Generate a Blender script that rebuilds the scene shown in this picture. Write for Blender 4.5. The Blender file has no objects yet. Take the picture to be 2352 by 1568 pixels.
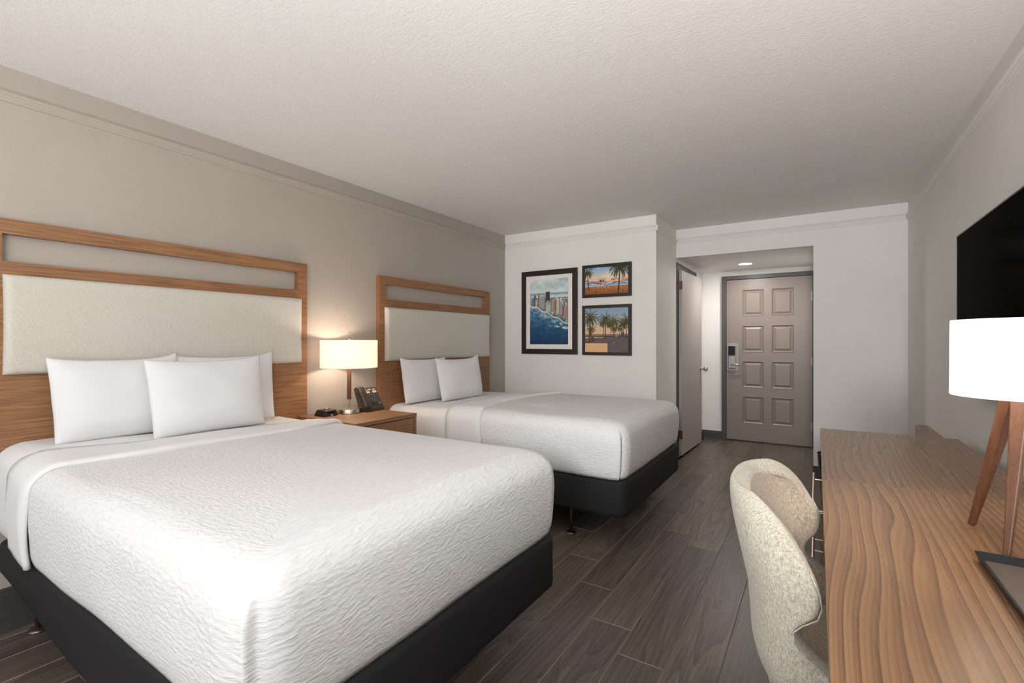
import bpy, bmesh, math, random
import numpy as np
from mathutils import Vector, Matrix

PI = math.pi
rnd = random.Random(7)
SC = bpy.context.scene
COL = SC.collection

# ------------------------------------------------------------------ camera
cam_d = bpy.data.cameras.new('camera')
cam = bpy.data.objects.new('camera', cam_d)
COL.objects.link(cam)
cam.location = (0, 0, 1.255)
cam.rotation_euler = (PI / 2, 0, math.radians(32.414))
cam_d.sensor_width = 36.0
cam_d.lens = 1104.0 / 2352 * 36.0
cam_d.clip_start = 0.02
SC.camera = cam

# ------------------------------------------------------------------ world, lights, exposure
SC.view_settings.view_transform = 'Standard'
SC.view_settings.look = 'None'
SC.view_settings.gamma = 1.0
SC.view_settings.exposure = 0.18
try:
    SC.view_settings.use_curve_mapping = False
except Exception:
    pass
SC.cycles.use_denoising = True
SC.cycles.max_bounces = 10
SC.cycles.diffuse_bounces = 6
SC.cycles.sample_clamp_indirect = 4.0
w = bpy.data.worlds.new('daylight')
SC.world = w
w.use_nodes = True
w.node_tree.nodes['Background'].inputs['Color'].default_value = (0.93, 0.97, 1.0, 1)
w.node_tree.nodes['Background'].inputs['Strength'].default_value = 2.2


def area(name, loc, rot, sx, sy, power, color=(1, 1, 1), portal=False):
    d = bpy.data.lights.new(name, 'AREA')
    d.shape = 'RECTANGLE'
    d.size, d.size_y = sx, sy
    d.energy = power
    d.color = color
    o = bpy.data.objects.new(name, d)
    o.location = loc
    o.rotation_euler = rot
    COL.objects.link(o)
    if portal:
        d.cycles.is_portal = True
    return o


WX0, WX1, WZ0, WZ1 = -2.75, 0.45, 0.12, 2.30          # window in the rear wall
REAR = -2.60
area('window_portal', ((WX0 + WX1) / 2, REAR - 0.06, (WZ0 + WZ1) / 2), (PI / 2, 0, 0), WX1 - WX0, WZ1 - WZ0, 1, portal=True)
# photographer's lamp bounced off the ceiling behind the camera
area('bounce_lamp', (-0.05, -1.15, 0.85), (PI, 0, 0), 1.2, 1.0, 118, (0.97, 0.985, 1.0))
# added flash behind the viewer, unseen, brightens the far end of the room
sd = bpy.data.lights.new('added_flash', 'SPOT')
sd.energy = 400
sd.color = (1.0, 0.985, 0.96)
sd.spot_size = math.radians(41)
sd.spot_blend = 0.6
sd.shadow_soft_size = 0.35
so_ = bpy.data.objects.new('added_flash', sd)
so_.location = (0.25, -2.2, 1.95)
so_.rotation_euler = (Vector((-1.15, 5.2, 1.60)) - Vector(so_.location)).to_track_quat('-Z', 'Y').to_euler()
COL.objects.link(so_)

# ------------------------------------------------------------------ materials


def lin(c):
    return tuple(((v / 255) / 12.92 if v / 255 <= 0.04045 else ((v / 255 + 0.055) / 1.055) ** 2.4) for v in c) + (1,)


class NT:
    def __init__(s, name):
        s.m = bpy.data.materials.new(name)
        s.m.use_nodes = True
        s.t = s.m.node_tree
        s.b = s.t.nodes['Principled BSDF']
        s.out = s.t.nodes['Material Output']

    def n(s, typ, **kw):
        nd = s.t.nodes.new(typ)
        for k, v in kw.items():
            if hasattr(nd, k) and k not in nd.inputs:
                setattr(nd, k, v)
            else:
                nd.inputs[k].default_value = v
        return nd

    def l(s, a, b):
        s.t.links.new(a, b)

    def coords(s, scale=(1, 1, 1), rot=(0, 0, 0), kind='Object', offset=None):
        tc = s.n('ShaderNodeTexCoord')
        mp = s.n('ShaderNodeMapping')
        mp.inputs['Scale'].default_value = scale
        mp.inputs['Rotation'].default_value = rot
        src = tc.outputs[kind]
        if offset is not None:
            va = s.n('ShaderNodeVectorMath', operation='ADD')
            s.l(src, va.inputs[0])
            s.l(offset, va.inputs[1])
            src = va.outputs[0]
        s.l(src, mp.inputs['Vector'])
        return mp.outputs[0]

    def noise(s, vec, scale=5, detail=4, rough=0.5, dist=0.0):
        nd = s.n('ShaderNodeTexNoise')
        nd.inputs['Scale'].default_value = scale
        nd.inputs['Detail'].default_value = detail
        nd.inputs['Roughness'].default_value = rough
        nd.inputs['Distortion'].default_value = dist
        if vec is not None:
            s.l(vec, nd.inputs['Vector'])
        return nd.outputs['Fac']

    def ramp(s, fac, stops):
        r = s.n('ShaderNodeValToRGB')
        e = r.color_ramp.elements
        while len(e) < len(stops):
            e.new(0.5)
        for i, (p, c) in enumerate(stops):
            e[i].position = p
            e[i].color = c if len(c) == 4 else tuple(c) + (1,)
        s.l(fac, r.inputs['Fac'])
        return r.outputs['Color']

    def bump(s, h, strength=0.3, dist=0.01):
        b = s.n('ShaderNodeBump')
        b.inputs['Strength'].default_value = strength
        b.inputs['Distance'].default_value = dist
        s.l(h, b.inputs['Height'])
        s.l(b.outputs['Normal'], s.b.inputs['Normal'])
        return b

    def math(s, op, a, b=None):
        m = s.n('ShaderNodeMath', operation=op)
        for i, v in enumerate((a, b)):
            if v is None:
                continue
            if isinstance(v, (int, float)):
                m.inputs[i].default_value = v
            else:
                s.l(v, m.inputs[i])
        return m.outputs[0]

    def mix(s, fac, a, b, blend='MIX'):
        m = s.n('ShaderNodeMix')
        m.data_type = 'RGBA'
        m.blend_type = blend
        for inp, v in ((m.inputs['Factor'], fac), (m.inputs['A'], a), (m.inputs['B'], b)):
            pass
        ins = [i for i in m.inputs if i.enabled]
        for i, v in zip(ins, (fac, a, b)):
            if isinstance(v, (int, float)):
                i.default_value = v
            elif isinstance(v, tuple):
                i.default_value = v
            else:
                s.l(v, i)
        return [o for o in m.outputs if o.enabled][0]

    def set(s, **kw):
        for k, v in kw.items():
            s.b.inputs[k.replace('_', ' ')].default_value = v
        return s


def plain(name, c, rough=0.5, metal=0.0, spec=0.5, grain=0.04):
    t = NT(name)
    base = lin(c)
    v = t.coords()
    f = t.noise(v, 14, 3)
    lo = tuple(x * (1 - grain) for x in base[:3]) + (1,)
    hi = tuple(min(1, x * (1 + grain)) for x in base[:3]) + (1,)
    t.l(t.ramp(f, [(0.3, lo), (0.7, hi)]), t.b.inputs['Base Color'])
    t.set(Roughness=rough, Metallic=metal)
    t.b.inputs['Specular IOR Level'].default_value = spec
    return t.m


def wall_mat(name, c, bs=0.25, scale=70):
    t = NT(name)
    base = lin(c)
    v = t.coords()
    f = t.noise(v, 3, 3)
    t.l(t.ramp(f, [(0.3, tuple(x * .98 for x in base[:3])), (0.7, tuple(x * 1.02 for x in base[:3]))]), t.b.inputs['Base Color'])
    h = t.noise(v, scale, 3, 0.6)
    t.bump(h, bs, 0.004)
    t.set(Roughness=0.6)
    t.b.inputs['Specular IOR Level'].default_value = 0.3
    return t.m


def ceiling_mat():
    t = NT('ceiling_paint')
    v = t.coords((1, 1.9, 1))
    h1 = t.noise(v, 48, 4, 0.6, 0.6)
    h2 = t.noise(v, 75, 2, 0.5)
    h = t.math('ADD', t.math('MULTIPLY', h1, 1.0), t.math('MULTIPLY', h2, 0.4))
    t.bump(h, 0.22, 0.006)
    t.l(t.ramp(h1, [(0.3, lin((230, 228, 225))), (0.7, lin((238, 236, 233)))]), t.b.inputs['Base Color'])
    t.set(Roughness=0.8)
    t.b.inputs['Specular IOR Level'].default_value = 0.15
    return t.m


def wood_mat(name, dark, mid, light, axis='y', fine=60, swirl=0.35, rough=0.35, rand=False, rings=26.0, stretch=0.3, base=2.4, wr=0.5, fa=0.6, xlines=0., coat=0.0):
    """veneer: growth-ring lines (cathedral figure) plus long fine fibres running along the axis"""
    t = NT(name)
    off = None
    if rand:
        oi = t.n('ShaderNodeObjectInfo')
        cm = t.n('ShaderNodeCombineXYZ')
        r1 = t.math('MULTIPLY', oi.outputs['Random'], 37.0)
        r2 = t.math('MULTIPLY', oi.outputs['Random'], 91.0)
        t.l(r1, cm.inputs[0]); t.l(r2, cm.inputs[1])
        off = cm.outputs[0]

    def sc(k):
        return {'y': (1, k, 1), 'x': (k, 1, 1), 'z': (1, 1, k)}[axis]
    warp = t.noise(t.coords(sc(stretch), offset=off), base, 2, 0.45, swirl)
    fib = t.noise(t.coords(sc(0.02), offset=off), fine, 3, 0.55)
    fib2 = t.noise(t.coords(sc(0.012), offset=off), fine * 3.2, 3, 0.7)
    ph = t.math('ADD', t.math('MULTIPLY', warp, rings), t.math('MULTIPLY', fib, 0.04))
    if xlines:
        tc = t.n('ShaderNodeTexCoord')
        sp = t.n('ShaderNodeSeparateXYZ')
        t.l(tc.outputs['Object'], sp.inputs[0])
        ph = t.math('ADD', ph, t.math('MULTIPLY', sp.outputs[0 if axis != 'x' else 1], xlines))
    saw = t.math('FRACT', ph)
    amp = t.noise(t.coords(sc(0.15), offset=off), 7.0, 2, 0.5)
    amp2 = t.math('MULTIPLY', t.noise(t.coords(sc(0.2), offset=off), 11.0, 2, 0.5), 0.7)
    saw2 = t.math('POWER', t.math('FRACT', t.math('MULTIPLY', ph, 3.0)), 2.0)
    line = t.math('ADD', t.math('MULTIPLY', t.math('MULTIPLY', t.math('POWER', saw, 2.2), t.math('MINIMUM', t.math('MULTIPLY', t.math('SUBTRACT', 1.0, saw), 14.0), 1.0)), t.math('ADD', amp, 0.25)), t.math('MULTIPLY', saw2, amp2))
    line = t.math('MULTIPLY', line, 1.0)                        # dark late-wood line with a soft early side
    f = t.math('ADD', t.math('MULTIPLY', line, -wr), t.math('ADD', t.math('MULTIPLY', fib, fa), t.math('MULTIPLY', fib2, fa * .6)))
    f = t.math('ADD', f, wr * .31 + .5 - fa * .8)
    c = t.ramp(f, [(0.15, lin(dark)), (0.5, lin(mid)), (0.85, lin(light))])
    if rand:
        hs = t.n('ShaderNodeHueSaturation')
        vv = t.math('ADD', t.math('MULTIPLY', oi.outputs['Random'], 0.62), 0.68)
        t.l(vv, hs.inputs['Value'])
        t.l(c, hs.inputs['Color'])
        c = hs.outputs['Color']
    t.l(c, t.b.inputs['Base Color'])
    t.bump(f, 0.03 if not rand else 0.10, 0.001)
    rr = t.math('ADD', t.math('MULTIPLY', fib, 0.15), rough - 0.07)
    t.l(rr, t.b.inputs['Roughness'])
    t.b.inputs['Coat Weight'].default_value = coat
    return t.m


def fabric_mat(name, a, b, scale=1.0, bs=0.35, lo=.38, hi=.62):
    t = NT(name)
    v1 = t.coords((4, 1, 4)); v2 = t.coords((1, 4, 1)); v3 = t.coords((4, 4, 0.7))
    n1 = t.noise(v1, 120 * scale, 3, 0.7); n2 = t.noise(v2, 120 * scale, 3, 0.7); n3 = t.noise(v3, 120 * scale, 3, 0.7)
    f = t.math('MULTIPLY', t.math('ADD', t.math('ADD', n1, n2), n3), 0.333)
    t.l(t.ramp(f, [(lo, lin(a)), (hi, lin(b))]), t.b.inputs['Base Color'])
    t.bump(f, bs, 0.002)
    t.set(Roughness=0.9)
    t.b.inputs['Specular IOR Level'].default_value = 0.2
    t.b.inputs['Sheen Weight'].default_value = 0.2
    return t.m


def linen_mat():
    t = NT('white_linen')
    v = t.coords()
    h = t.noise(v, 5, 3, 0.5, 0.3)
    t.bump(h, 0.12, 0.02)
    t.l(t.ramp(h, [(0.3, lin((229, 229, 231))), (0.7, lin((233, 233, 235)))]), t.b.inputs['Base Color'])
    t.set(Roughness=0.85)
    t.b.inputs['Specular IOR Level'].default_value = 0.2
    t.b.inputs['Sheen Weight'].default_value = 0.1
    return t.m


def matelasse_mat():
    """puckered bedspread: short wavy ripples; UV.x runs around, UV.y runs up"""
    t = NT('puckered_cotton')
    v = t.coords((1, 1, 1), kind='UV')
    wob = t.noise(v, 9, 2, 0.5)
    sep = t.n('ShaderNodeSeparateXYZ'); t.l(v, sep.inputs[0])
    cmb = t.n('ShaderNodeCombineXYZ')
    t.l(t.math('MULTIPLY', sep.outputs[0], 38.0), cmb.inputs[0])
    t.l(t.math('ADD', t.math('MULTIPLY', sep.outputs[1], 105.0), t.math('MULTIPLY', wob, 3.5)), cmb.inputs[1])
    h = t.noise(cmb.outputs[0], 1.0, 2, 0.45, 0.2)
    t.bump(h, 0.55, 0.008)
    t.l(t.ramp(h, [(0.3, lin((219, 219, 221))), (0.7, lin((229, 229, 231)))]), t.b.inputs['Base Color'])
    t.set(Roughness=0.85)
    t.b.inputs['Specular IOR Level'].default_value = 0.2
    return t.m


def shade_mat(name, c, emit, warm):
    t = NT(name)
    v = t.coords((1, 1, 6))
    n_ = t.noise(v, 90, 3)
    t.l(t.ramp(n_, [(0.3, tuple(x * .97 for x in lin(c)[:3])), (0.7, lin(c))]), t.b.inputs['Base Color'])
    t.set(Roughness=0.9)
    t.b.inputs['Emission Color'].default_value = warm
    t.b.inputs['Emission Strength'].default_value = emit
    tr = t.n('ShaderNodeBsdfTranslucent')
    tr.inputs['Color'].default_value = lin(c)
    mx = t.n('ShaderNodeMixShader')
    mx.inputs[0].default_value = 0.5
    t.l(t.b.outputs[0], mx.inputs[1]); t.l(tr.outputs[0], mx.inputs[2])
    t.l(mx.outputs[0], t.out.inputs['Surface'])
    return t.m


def emit_mat(name, c, s):
    t = NT(name)
    t.b.inputs['Emission Color'].default_value = c
    t.b.inputs['Emission Strength'].default_value = s
    t.set(Base_Color=(0.9, 0.9, 0.9, 1))
    return t.m


def glass_mat():
    t = NT('window_glass')
    tr = t.n('ShaderNodeBsdfTransparent')
    gl = t.n('ShaderNodeBsdfGlossy'); gl.inputs['Roughness'].default_value = 0.02
    mx = t.n('ShaderNodeMixShader'); mx.inputs[0].default_value = 0.06
    t.l(tr.outputs[0], mx.inputs[1]); t.l(gl.outputs[0], mx.inputs[2])
    t.l(mx.outputs[0], t.out.inputs['Surface'])
    return t.m


def print_mat():
    t = NT('photo_print')
    a = t.n('ShaderNodeAttribute'); a.attribute_name = 'ink'
    t.l(a.outputs['Color'], t.b.inputs['Base Color'])
    t.set(Roughness=0.25)
    t.b.inputs['Specular IOR Level'].default_value = 0.4
    return t.m


def black_fabric_mat():
    t = NT('black_stretch_fabric')
    v = t.coords((1, 1, 1))
    n_ = t.noise(v, 300, 2)
    t.l(t.ramp(n_, [(0.3, lin((26, 26, 28))), (0.7, lin((33, 33, 35)))]), t.b.inputs['Base Color'])
    t.bump(t.noise(v, 3, 2), 0.2, 0.03)
    t.set(Roughness=0.75)
    t.b.inputs['Specular IOR Level'].default_value = 0.3
    return t.m


M = {}
M['accent'] = wall_mat('greige_wall_paint', (174, 165, 156))
M['white'] = wall_mat('white_wall_paint', (226, 224, 220))
M['ceiling'] = ceiling_mat()
M['oak'] = wood_mat('brown_oak_veneer', (94, 63, 40), (140, 99, 66), (170, 127, 90), 'y', 200, 0.15, 0.45, rings=3, wr=0.10, stretch=.08, fa=1.1)
M['walnut'] = wood_mat('walnut_laminate', (84, 60, 44), (136, 101, 73), (170, 132, 98), 'y', 60, 0.25, 0.28, rings=13, wr=0.42, stretch=.16, base=2.2, fa=.20, xlines=46.)
M['plank'] = wood_mat('grey_brown_vinyl', (58, 50, 44), (102, 90, 80), (136, 123, 110), 'y', 70, 0.5, 0.38, rand=True, rings=18, wr=0.30, stretch=.12, base=3.2, fa=.8, xlines=26.)
M['panel'] = fabric_mat('oatmeal_linen_weave', (188, 183, 173), (214, 210, 200), 0.9, 0.25)
M['linen'] = linen_mat()
M['spread'] = matelasse_mat()
M['blackfab'] = black_fabric_mat()
M['nickel'] = plain('brushed_nickel', (200, 190, 178), 0.28, 1.0)
M['steel'] = plain('dull_steel', (150, 140, 128), 0.4, 1.0)
M['satin'] = plain('satin_grey_metal', (150, 147, 142), 0.5, 0.6)
M['trim'] = plain('charcoal_trim_paint', (66, 64, 64), 0.45)
M['door'] = plain('taupe_door_paint', (130, 119, 112), 0.42, 0, 0.5, 0.02)
M['closet'] = plain('pale_taupe_paint', (168, 160, 155), 0.45, 0, 0.5, 0.02)
M['chair_out'] = fabric_mat('cream_tweed', (152, 144, 126), (212, 208, 194), 1.0, 0.5, .41, .59)
M['chair_in'] = fabric_mat('taupe_tweed', (142, 126, 110), (216, 202, 184), 1.0, 0.5, .40, .60)
M['shade_cool'] = shade_mat('white_lit_shade', (250, 248, 244), 0.55, (1, 0.97, 0.92, 1))
M['shade_warm'] = shade_mat('ivory_lit_shade', (248, 240, 231), 0.32, (1, 0.90, 0.80, 1))
M['redwood'] = wood_mat('reddish_brown_wood', (66, 42, 28), (100, 63, 42), (132, 89, 62), 'z', 90, 0.3, 0.4, rings=6, wr=.25, stretch=.1)
M['black'] = plain('black_plastic', (28, 27, 28), 0.4)
M['phone'] = plain('dark_brown_plastic', (58, 48, 42), 0.42)
M['phone_face'] = plain('charcoal_face_plate', (66, 62, 60), 0.5)
M['label'] = plain('pale_printed_label', (206, 190, 172), 0.6)
M['red'] = plain('red_key', (160, 30, 34), 0.5)
M['gold'] = plain('amber_mark', (214, 160, 50), 0.5)
M['frame'] = plain('espresso_frame', (36, 28, 25), 0.4)
M['mat'] = plain('off_white_mat_board', (232, 226, 220), 0.8)
M['print'] = print_mat()
M['tv'] = plain('black_screen', (5, 5, 6), 0.12, 0, 0.05)
M['tv'].node_tree.nodes['Principled BSDF'].inputs['IOR'].default_value = 1.04
M['tray'] = plain('black_tray_lacquer', (20, 20, 22), 0.42, 0, .2)
M['tray_in'] = plain('tray_painted_reflection', (84, 74, 68), 0.45, 0, .25)  # brownish grey stands in for a reflection on the tray bottom
M['tube'] = emit_mat('lit_diffuser', (1, 0.98, 0.95, 1), 14)
M['lens'] = plain('black_glass', (14, 14, 15), 0.1)
M['brass'] = plain('copper_hinge', (110, 84, 70), 0.45, 1.0)
M['white_plastic'] = plain('white_plastic', (230, 230, 228), 0.5)
M['glass'] = glass_mat()
M['joint'] = plain('plank_edge_highlight', (150, 134, 116), 0.6)  # paler bevel colour, a highlight painted along the plank joints
M['subfloor'] = plain('dark_underlay', (38, 33, 29), 0.8)

# ------------------------------------------------------------------ mesh helpers


def box(bm, x0, x1, y0, y1, z0, z1, mi=0):
    vs = [bm.verts.new(p) for p in ((x0, y0, z0), (x1, y0, z0), (x1, y1, z0), (x0, y1, z0), (x0, y0, z1), (x1, y0, z1), (x1, y1, z1), (x0, y1, z1))]
    for f in ((0, 3, 2, 1), (4, 5, 6, 7), (0, 1, 5, 4), (1, 2, 6, 5), (2, 3, 7, 6), (3, 0, 4, 7)):
        fc = bm.faces.new([vs[i] for i in f])
        fc.material_index = mi
    return vs


def loft(bm, rings, cap0=True, cap1=True, closed=True, mi=0):
    R = [[bm.verts.new(p) for p in r] for r in rings]
    n = len(R[0])
    for a, b in zip(R[:-1], R[1:]):
        for i in range(n if closed else n - 1):
            j = (i + 1) % n
            f = bm.faces.new((a[i], a[j], b[j], b[i]))
            f.material_index = mi
    if cap0:
        bm.faces.new(R[0][::-1]).material_index = mi
    if cap1:
        bm.faces.new(R[-1]).material_index = mi
    return R


def lathe(bm, cx, cy, prof, n=40, cap0=True, cap1=True):
    """prof: list of (radius, z)"""
    rings = [[(cx + r * math.cos(2 * PI * i / n), cy + r * math.sin(2 * PI * i / n), z) for i in range(n)] for r, z in prof]
    return loft(bm, rings, cap0, cap1)


def tube(bm, pts, r, n=12, cap=True):
    pts = [Vector(p) for p in pts]
    rr = r if isinstance(r, (list, tuple)) else [r] * len(pts)
    rings = []
    up = Vector((0, 0, 1))
    prev = None
    for i, p in enumerate(pts):
        d = (pts[min(i + 1, len(pts) - 1)] - pts[max(i - 1, 0)]).normalized()
        if prev is None:
            a = d.cross(up)
            if a.length < 1e-3:
                a = d.cross(Vector((1, 0, 0)))
            a.normalize()
        else:
            a = (prev - d * prev.dot(d)).normalized()
        prev = a
        b = d.cross(a)
        rings.append([tuple(p + (a * math.cos(2 * PI * k / n) + b * math.sin(2 * PI * k / n)) * rr[i]) for k in range(n)])
    return loft(bm, rings, cap, cap)


def new():
    return bmesh.new()


def worldloc(o):
    v = Vector(o.location)
    while o.parent:
        o = o.parent
        v = v + Vector(o.location)
    return v


def obj(name, bm, mats, parent=None, loc=None, smooth=False, bevel=0.0, segs=2, angle=35, label=None, merge=False):
    """one mesh object; geometry is given in world coordinates"""
    if merge:
        bmesh.ops.remove_doubles(bm, verts=bm.verts, dist=1e-5)
    bmesh.ops.recalc_face_normals(bm, faces=bm.faces)
    me = bpy.data.meshes.new(name)
    if loc is None:
        if parent is None:
            xs = [v.co for v in bm.verts]
            loc = (sum(v.x for v in xs) / len(xs), sum(v.y for v in xs) / len(xs), min(v.z for v in xs))
        else:
            loc = tuple(worldloc(parent))
    bmesh.ops.translate(bm, verts=bm.verts, vec=-Vector(loc))
    bm.to_mesh(me)
    bm.free()
    if not isinstance(mats, (list, tuple)):
        mats = [mats]
    for m in mats:
        me.materials.append(m)
    if smooth:
        me.polygons.foreach_set('use_smooth', [True] * len(me.polygons))
    o = bpy.data.objects.new(name, me)
    COL.objects.link(o)
    if parent is not None:
        o.parent = parent
        o.location = Vector(loc) - worldloc(parent)
    else:
        o.location = loc
    if bevel:
        b = o.modifiers.new('bevel', 'BEVEL')
        b.width = bevel
        b.segments = segs
        b.limit_method = 'ANGLE'
        b.angle_limit = math.radians(angle)
        b.harden_normals = False
    if label:
        o['label'] = label
    return o


def thing(name, label, cat, loc, group=None):
    o = bpy.data.objects.new(name, None)
    o.empty_display_size = 0.1
    COL.objects.link(o)
    o.location = loc
    o['label'] = label
    o['category'] = cat
    if group:
        o['group'] = group
    return o


def tag(o, label, cat, group=None):
    o['label'] = label
    o['category'] = cat
    if group:
        o['group'] = group
    return o


def struct(name, bm, m, label=None, **kw):
    o = obj(name, bm, m, loc=kw.pop('loc', (0, 0, 0)), **kw)
    o['kind'] = 'structure'
    if label:
        o['label'] = label
    return o


def bx(name, x0, x1, y0, y1, z0, z1, m, parent=None, bevel=0.0, **kw):
    bm = new()
    box(bm, x0, x1, y0, y1, z0, z1)
    return obj(name, bm, m, parent, bevel=bevel, **kw)


def auto_smooth(o, ang=40):
    o.data.polygons.foreach_set('use_smooth', [True] * len(o.data.polygons))
    try:
        o.data.set_sharp_from_angle(angle=math.radians(ang))
    except Exception:
        pass


# ------------------------------------------------------------------ room
XL, XR, ZC = -2.965, 0.655, 2.445
YP, XRET, YA, YB, XA, ZA = 4.523, -1.273, 5.28, 6.675, -0.03, 2.148


def sbox(name, args, m, label):
    bm = new()
    box(bm, *args)
    return struct(name, bm, m, label)


sbox('wall_left', (XL - .1, XL, REAR - .1, YP + .1, -.1, ZC + .1), M['accent'], 'greige painted wall behind the two headboards')
sbox('wall_back', (XL, XRET, YP, YP + .1, -.1, ZC + .1), M['white'], 'white wall with three framed pictures')
sbox('wall_closet', (XRET - .1, XRET, YP + .1, YB + .1, -.1, ZC + .1), M['white'], 'white return wall holding the closet door')
bm = new()
box(bm, XA, XR + .1, YA, YA + .1, -.1, ZC + .1)
box(bm, XRET, XA, YA, YA + .1, ZA, ZC + .1)
struct('wall_alcove', bm, M['white'], 'white wall and header around the entry alcove')
sbox('wall_entry_side', (XA, XA + .1, YA + .1, YB + .1, -.1, ZA + .1), M['white'], 'white right side wall of the entry alcove')
sbox('wall_entry', (XRET, XA, YB, YB + .1, -.1, ZA + .1), M['white'], 'white end wall around the entry door')
sbox('wall_right', (XR, XR + .1, REAR - .1, YA, -.1, ZC + .1), M['white'], 'white wall behind the television and desk')
bm = new()
box(bm, XL, WX0, REAR - .1, REAR, -.1, ZC)
box(bm, WX1, XR, REAR - .1, REAR, -.1, ZC)
box(bm, WX0, WX1, REAR - .1, REAR, -.1, WZ0)
box(bm, WX0, WX1, REAR - .1, REAR, WZ1, ZC)
struct('wall_rear', bm, M['white'], 'white wall around the window behind the viewer')
sbox('ceiling', (XL, XR, REAR, YA, ZC, ZC + .1), M['ceiling'], 'white textured ceiling')
sbox('ceiling_entry', (XRET, XA, YA + .1, YB, ZA, ZA + .1), M['ceiling'], 'lower white ceiling of the entry alcove')

# window behind the viewer
win = thing('window_1', 'wide window behind the viewer', 'window', ((WX0 + WX1) / 2, REAR, WZ0))
del win['category']
win['kind'] = 'structure'
bm = new()
for a in ((WX0, WX1, WZ0, WZ0 + .05), (WX0, WX1, WZ1 - .05, WZ1)):
    box(bm, a[0], a[1], REAR - .08, REAR - .03, a[2], a[3])
for x in (WX0, (WX0 + WX1) / 2 - .025, WX1 - .05):
    box(bm, x, x + .05, REAR - .08, REAR - .03, WZ0 + .05, WZ1 - .05)
obj('window_frame', bm, M['white_plastic'], win)
for a, b in ((WX0 + .05, (WX0 + WX1) / 2 - .025), ((WX0 + WX1) / 2 + .025, WX1 - .05)):
    bx('pane', a, b, REAR - .058, REAR - .052, WZ0 + .05, WZ1 - .05, M['glass'], win)


# picture rail: profile swept along each wall
def rail(name, p, q, nrm, m, label):
    prof = [(0, 2.292), (.006, 2.293), (.008, 2.302), (.012, 2.306), (.013, 2.316), (.019, 2.322), (.021, 2.330), (.016, 2.336), (.010, 2.339), (.008, 2.345), (0, 2.350)]
    bm = new()
    rings = [[(e[0] + nrm[0] * d, e[1] + nrm[1] * d, z) for d, z in prof] for e in (p, q)]
    loft(bm, rings, True, True)
    struct(name, bm, m, label)


rail('trim_1', (XL, REAR), (XL, YP), (1, 0), M['accent'], 'greige picture rail above the headboards')
rail('trim_2', (XL, YP), (XRET + .02, YP), (0, -1), M['white'], 'white picture rail above the framed pictures')
rail('trim_3', (XRET, YP - .02), (XRET, YA), (1, 0), M['white'], 'white picture rail on the short return wall')
rail('trim_4', (XRET, YA), (XR, YA), (0, -1), M['white'], 'white picture rail above the entry opening')
rail('trim_5', (XR, REAR), (XR, YA), (-1, 0), M['white'], 'white picture rail above the television')


def base(name, p, q, nrm, label, h=.1):
    prof = [(0, 0), (.014, 0), (.014, h - .02), (.011, h - .016), (.012, h - .008), (.008, h - .001), (0, h)]
    bm = new()
    rings = [[(e[0] + nrm[0] * d, e[1] + nrm[1] * d, z) for d, z in prof] for e in (p, q)]
    loft(bm, rings, True, True)
    struct(name, bm, M['trim'], label)


base('baseboard_left', (XL, REAR), (XL, YP), (1, 0), 'charcoal baseboard under the headboards', .19)
base('baseboard_back', (XL, YP), (XRET, YP), (0, -1), 'charcoal baseboard under the framed pictures')
base('baseboard_closet', (XRET, 6.25), (XRET, YB), (1, 0), 'charcoal baseboard beside the closet door')
base('baseboard_entry', (XRET, YB), (-1.035, YB), (0, -1), 'charcoal baseboard left of the entry door')
base('baseboard_alcove', (XA - .005, YA), (XR, YA), (0, -1), 'charcoal baseboard right of the entry opening')
base('baseboard_right', (XR, REAR), (XR, YA), (-1, 0), 'charcoal baseboard behind the desk')

# floor: slab + individual planks
bm = new()
box(bm, XL, XR, REAR, YP, -.1, -.006)
box(bm, XRET, XR, YP, YA, -.1, -.006)
box(bm, XRET, XA, YA, YB, -.1, -.006)
floor = struct('floor', bm, M['subfloor'], 'grey-brown wood-look plank floor')
PW, PL = 0.185, 1.22
known = {-2: 2.585, -1: 2.318, 0: 2.040, 1: 1.862}     # end joints measured in four rows
pmesh = {}


def plank_mesh(wd, ln):
    k = (round(wd, 3), round(ln, 3))
    if k in pmesh:
        return pmesh[k]
    g, c = 0.0006, 0.0016
    bm = new()
    r0 = [(g, g, -.006), (wd - g, g, -.006), (wd - g, ln - g, -.006), (g, ln - g, -.006)]
    r1 = [(x, y, -c) for x, y, z in r0]
    i = g + c
    r2 = [(i, i, 0), (wd - i, i, 0), (wd - i, ln - i, 0), (i, ln - i, 0)]
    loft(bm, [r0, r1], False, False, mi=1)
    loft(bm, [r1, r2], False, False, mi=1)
    bm.faces.new([bm.verts.new(p) for p in r2])
    bmesh.ops.remove_doubles(bm, verts=bm.verts, dist=1e-6)
    bmesh.ops.recalc_face_normals(bm, faces=bm.faces)
    me = bpy.data.meshes.new('plank')
    bm.to_mesh(me)
    bm.free()
    me.materials.append(M['plank'])
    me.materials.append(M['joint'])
    pmesh[k] = me
    return me


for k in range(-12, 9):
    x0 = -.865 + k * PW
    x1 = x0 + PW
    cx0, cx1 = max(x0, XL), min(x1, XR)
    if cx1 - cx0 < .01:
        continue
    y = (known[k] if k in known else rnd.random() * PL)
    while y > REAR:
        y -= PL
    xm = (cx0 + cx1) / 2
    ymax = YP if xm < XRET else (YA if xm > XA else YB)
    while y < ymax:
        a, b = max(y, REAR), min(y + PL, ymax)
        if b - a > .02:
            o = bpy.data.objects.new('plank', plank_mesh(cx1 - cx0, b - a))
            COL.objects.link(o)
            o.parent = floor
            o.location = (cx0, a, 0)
        y += PL

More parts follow.
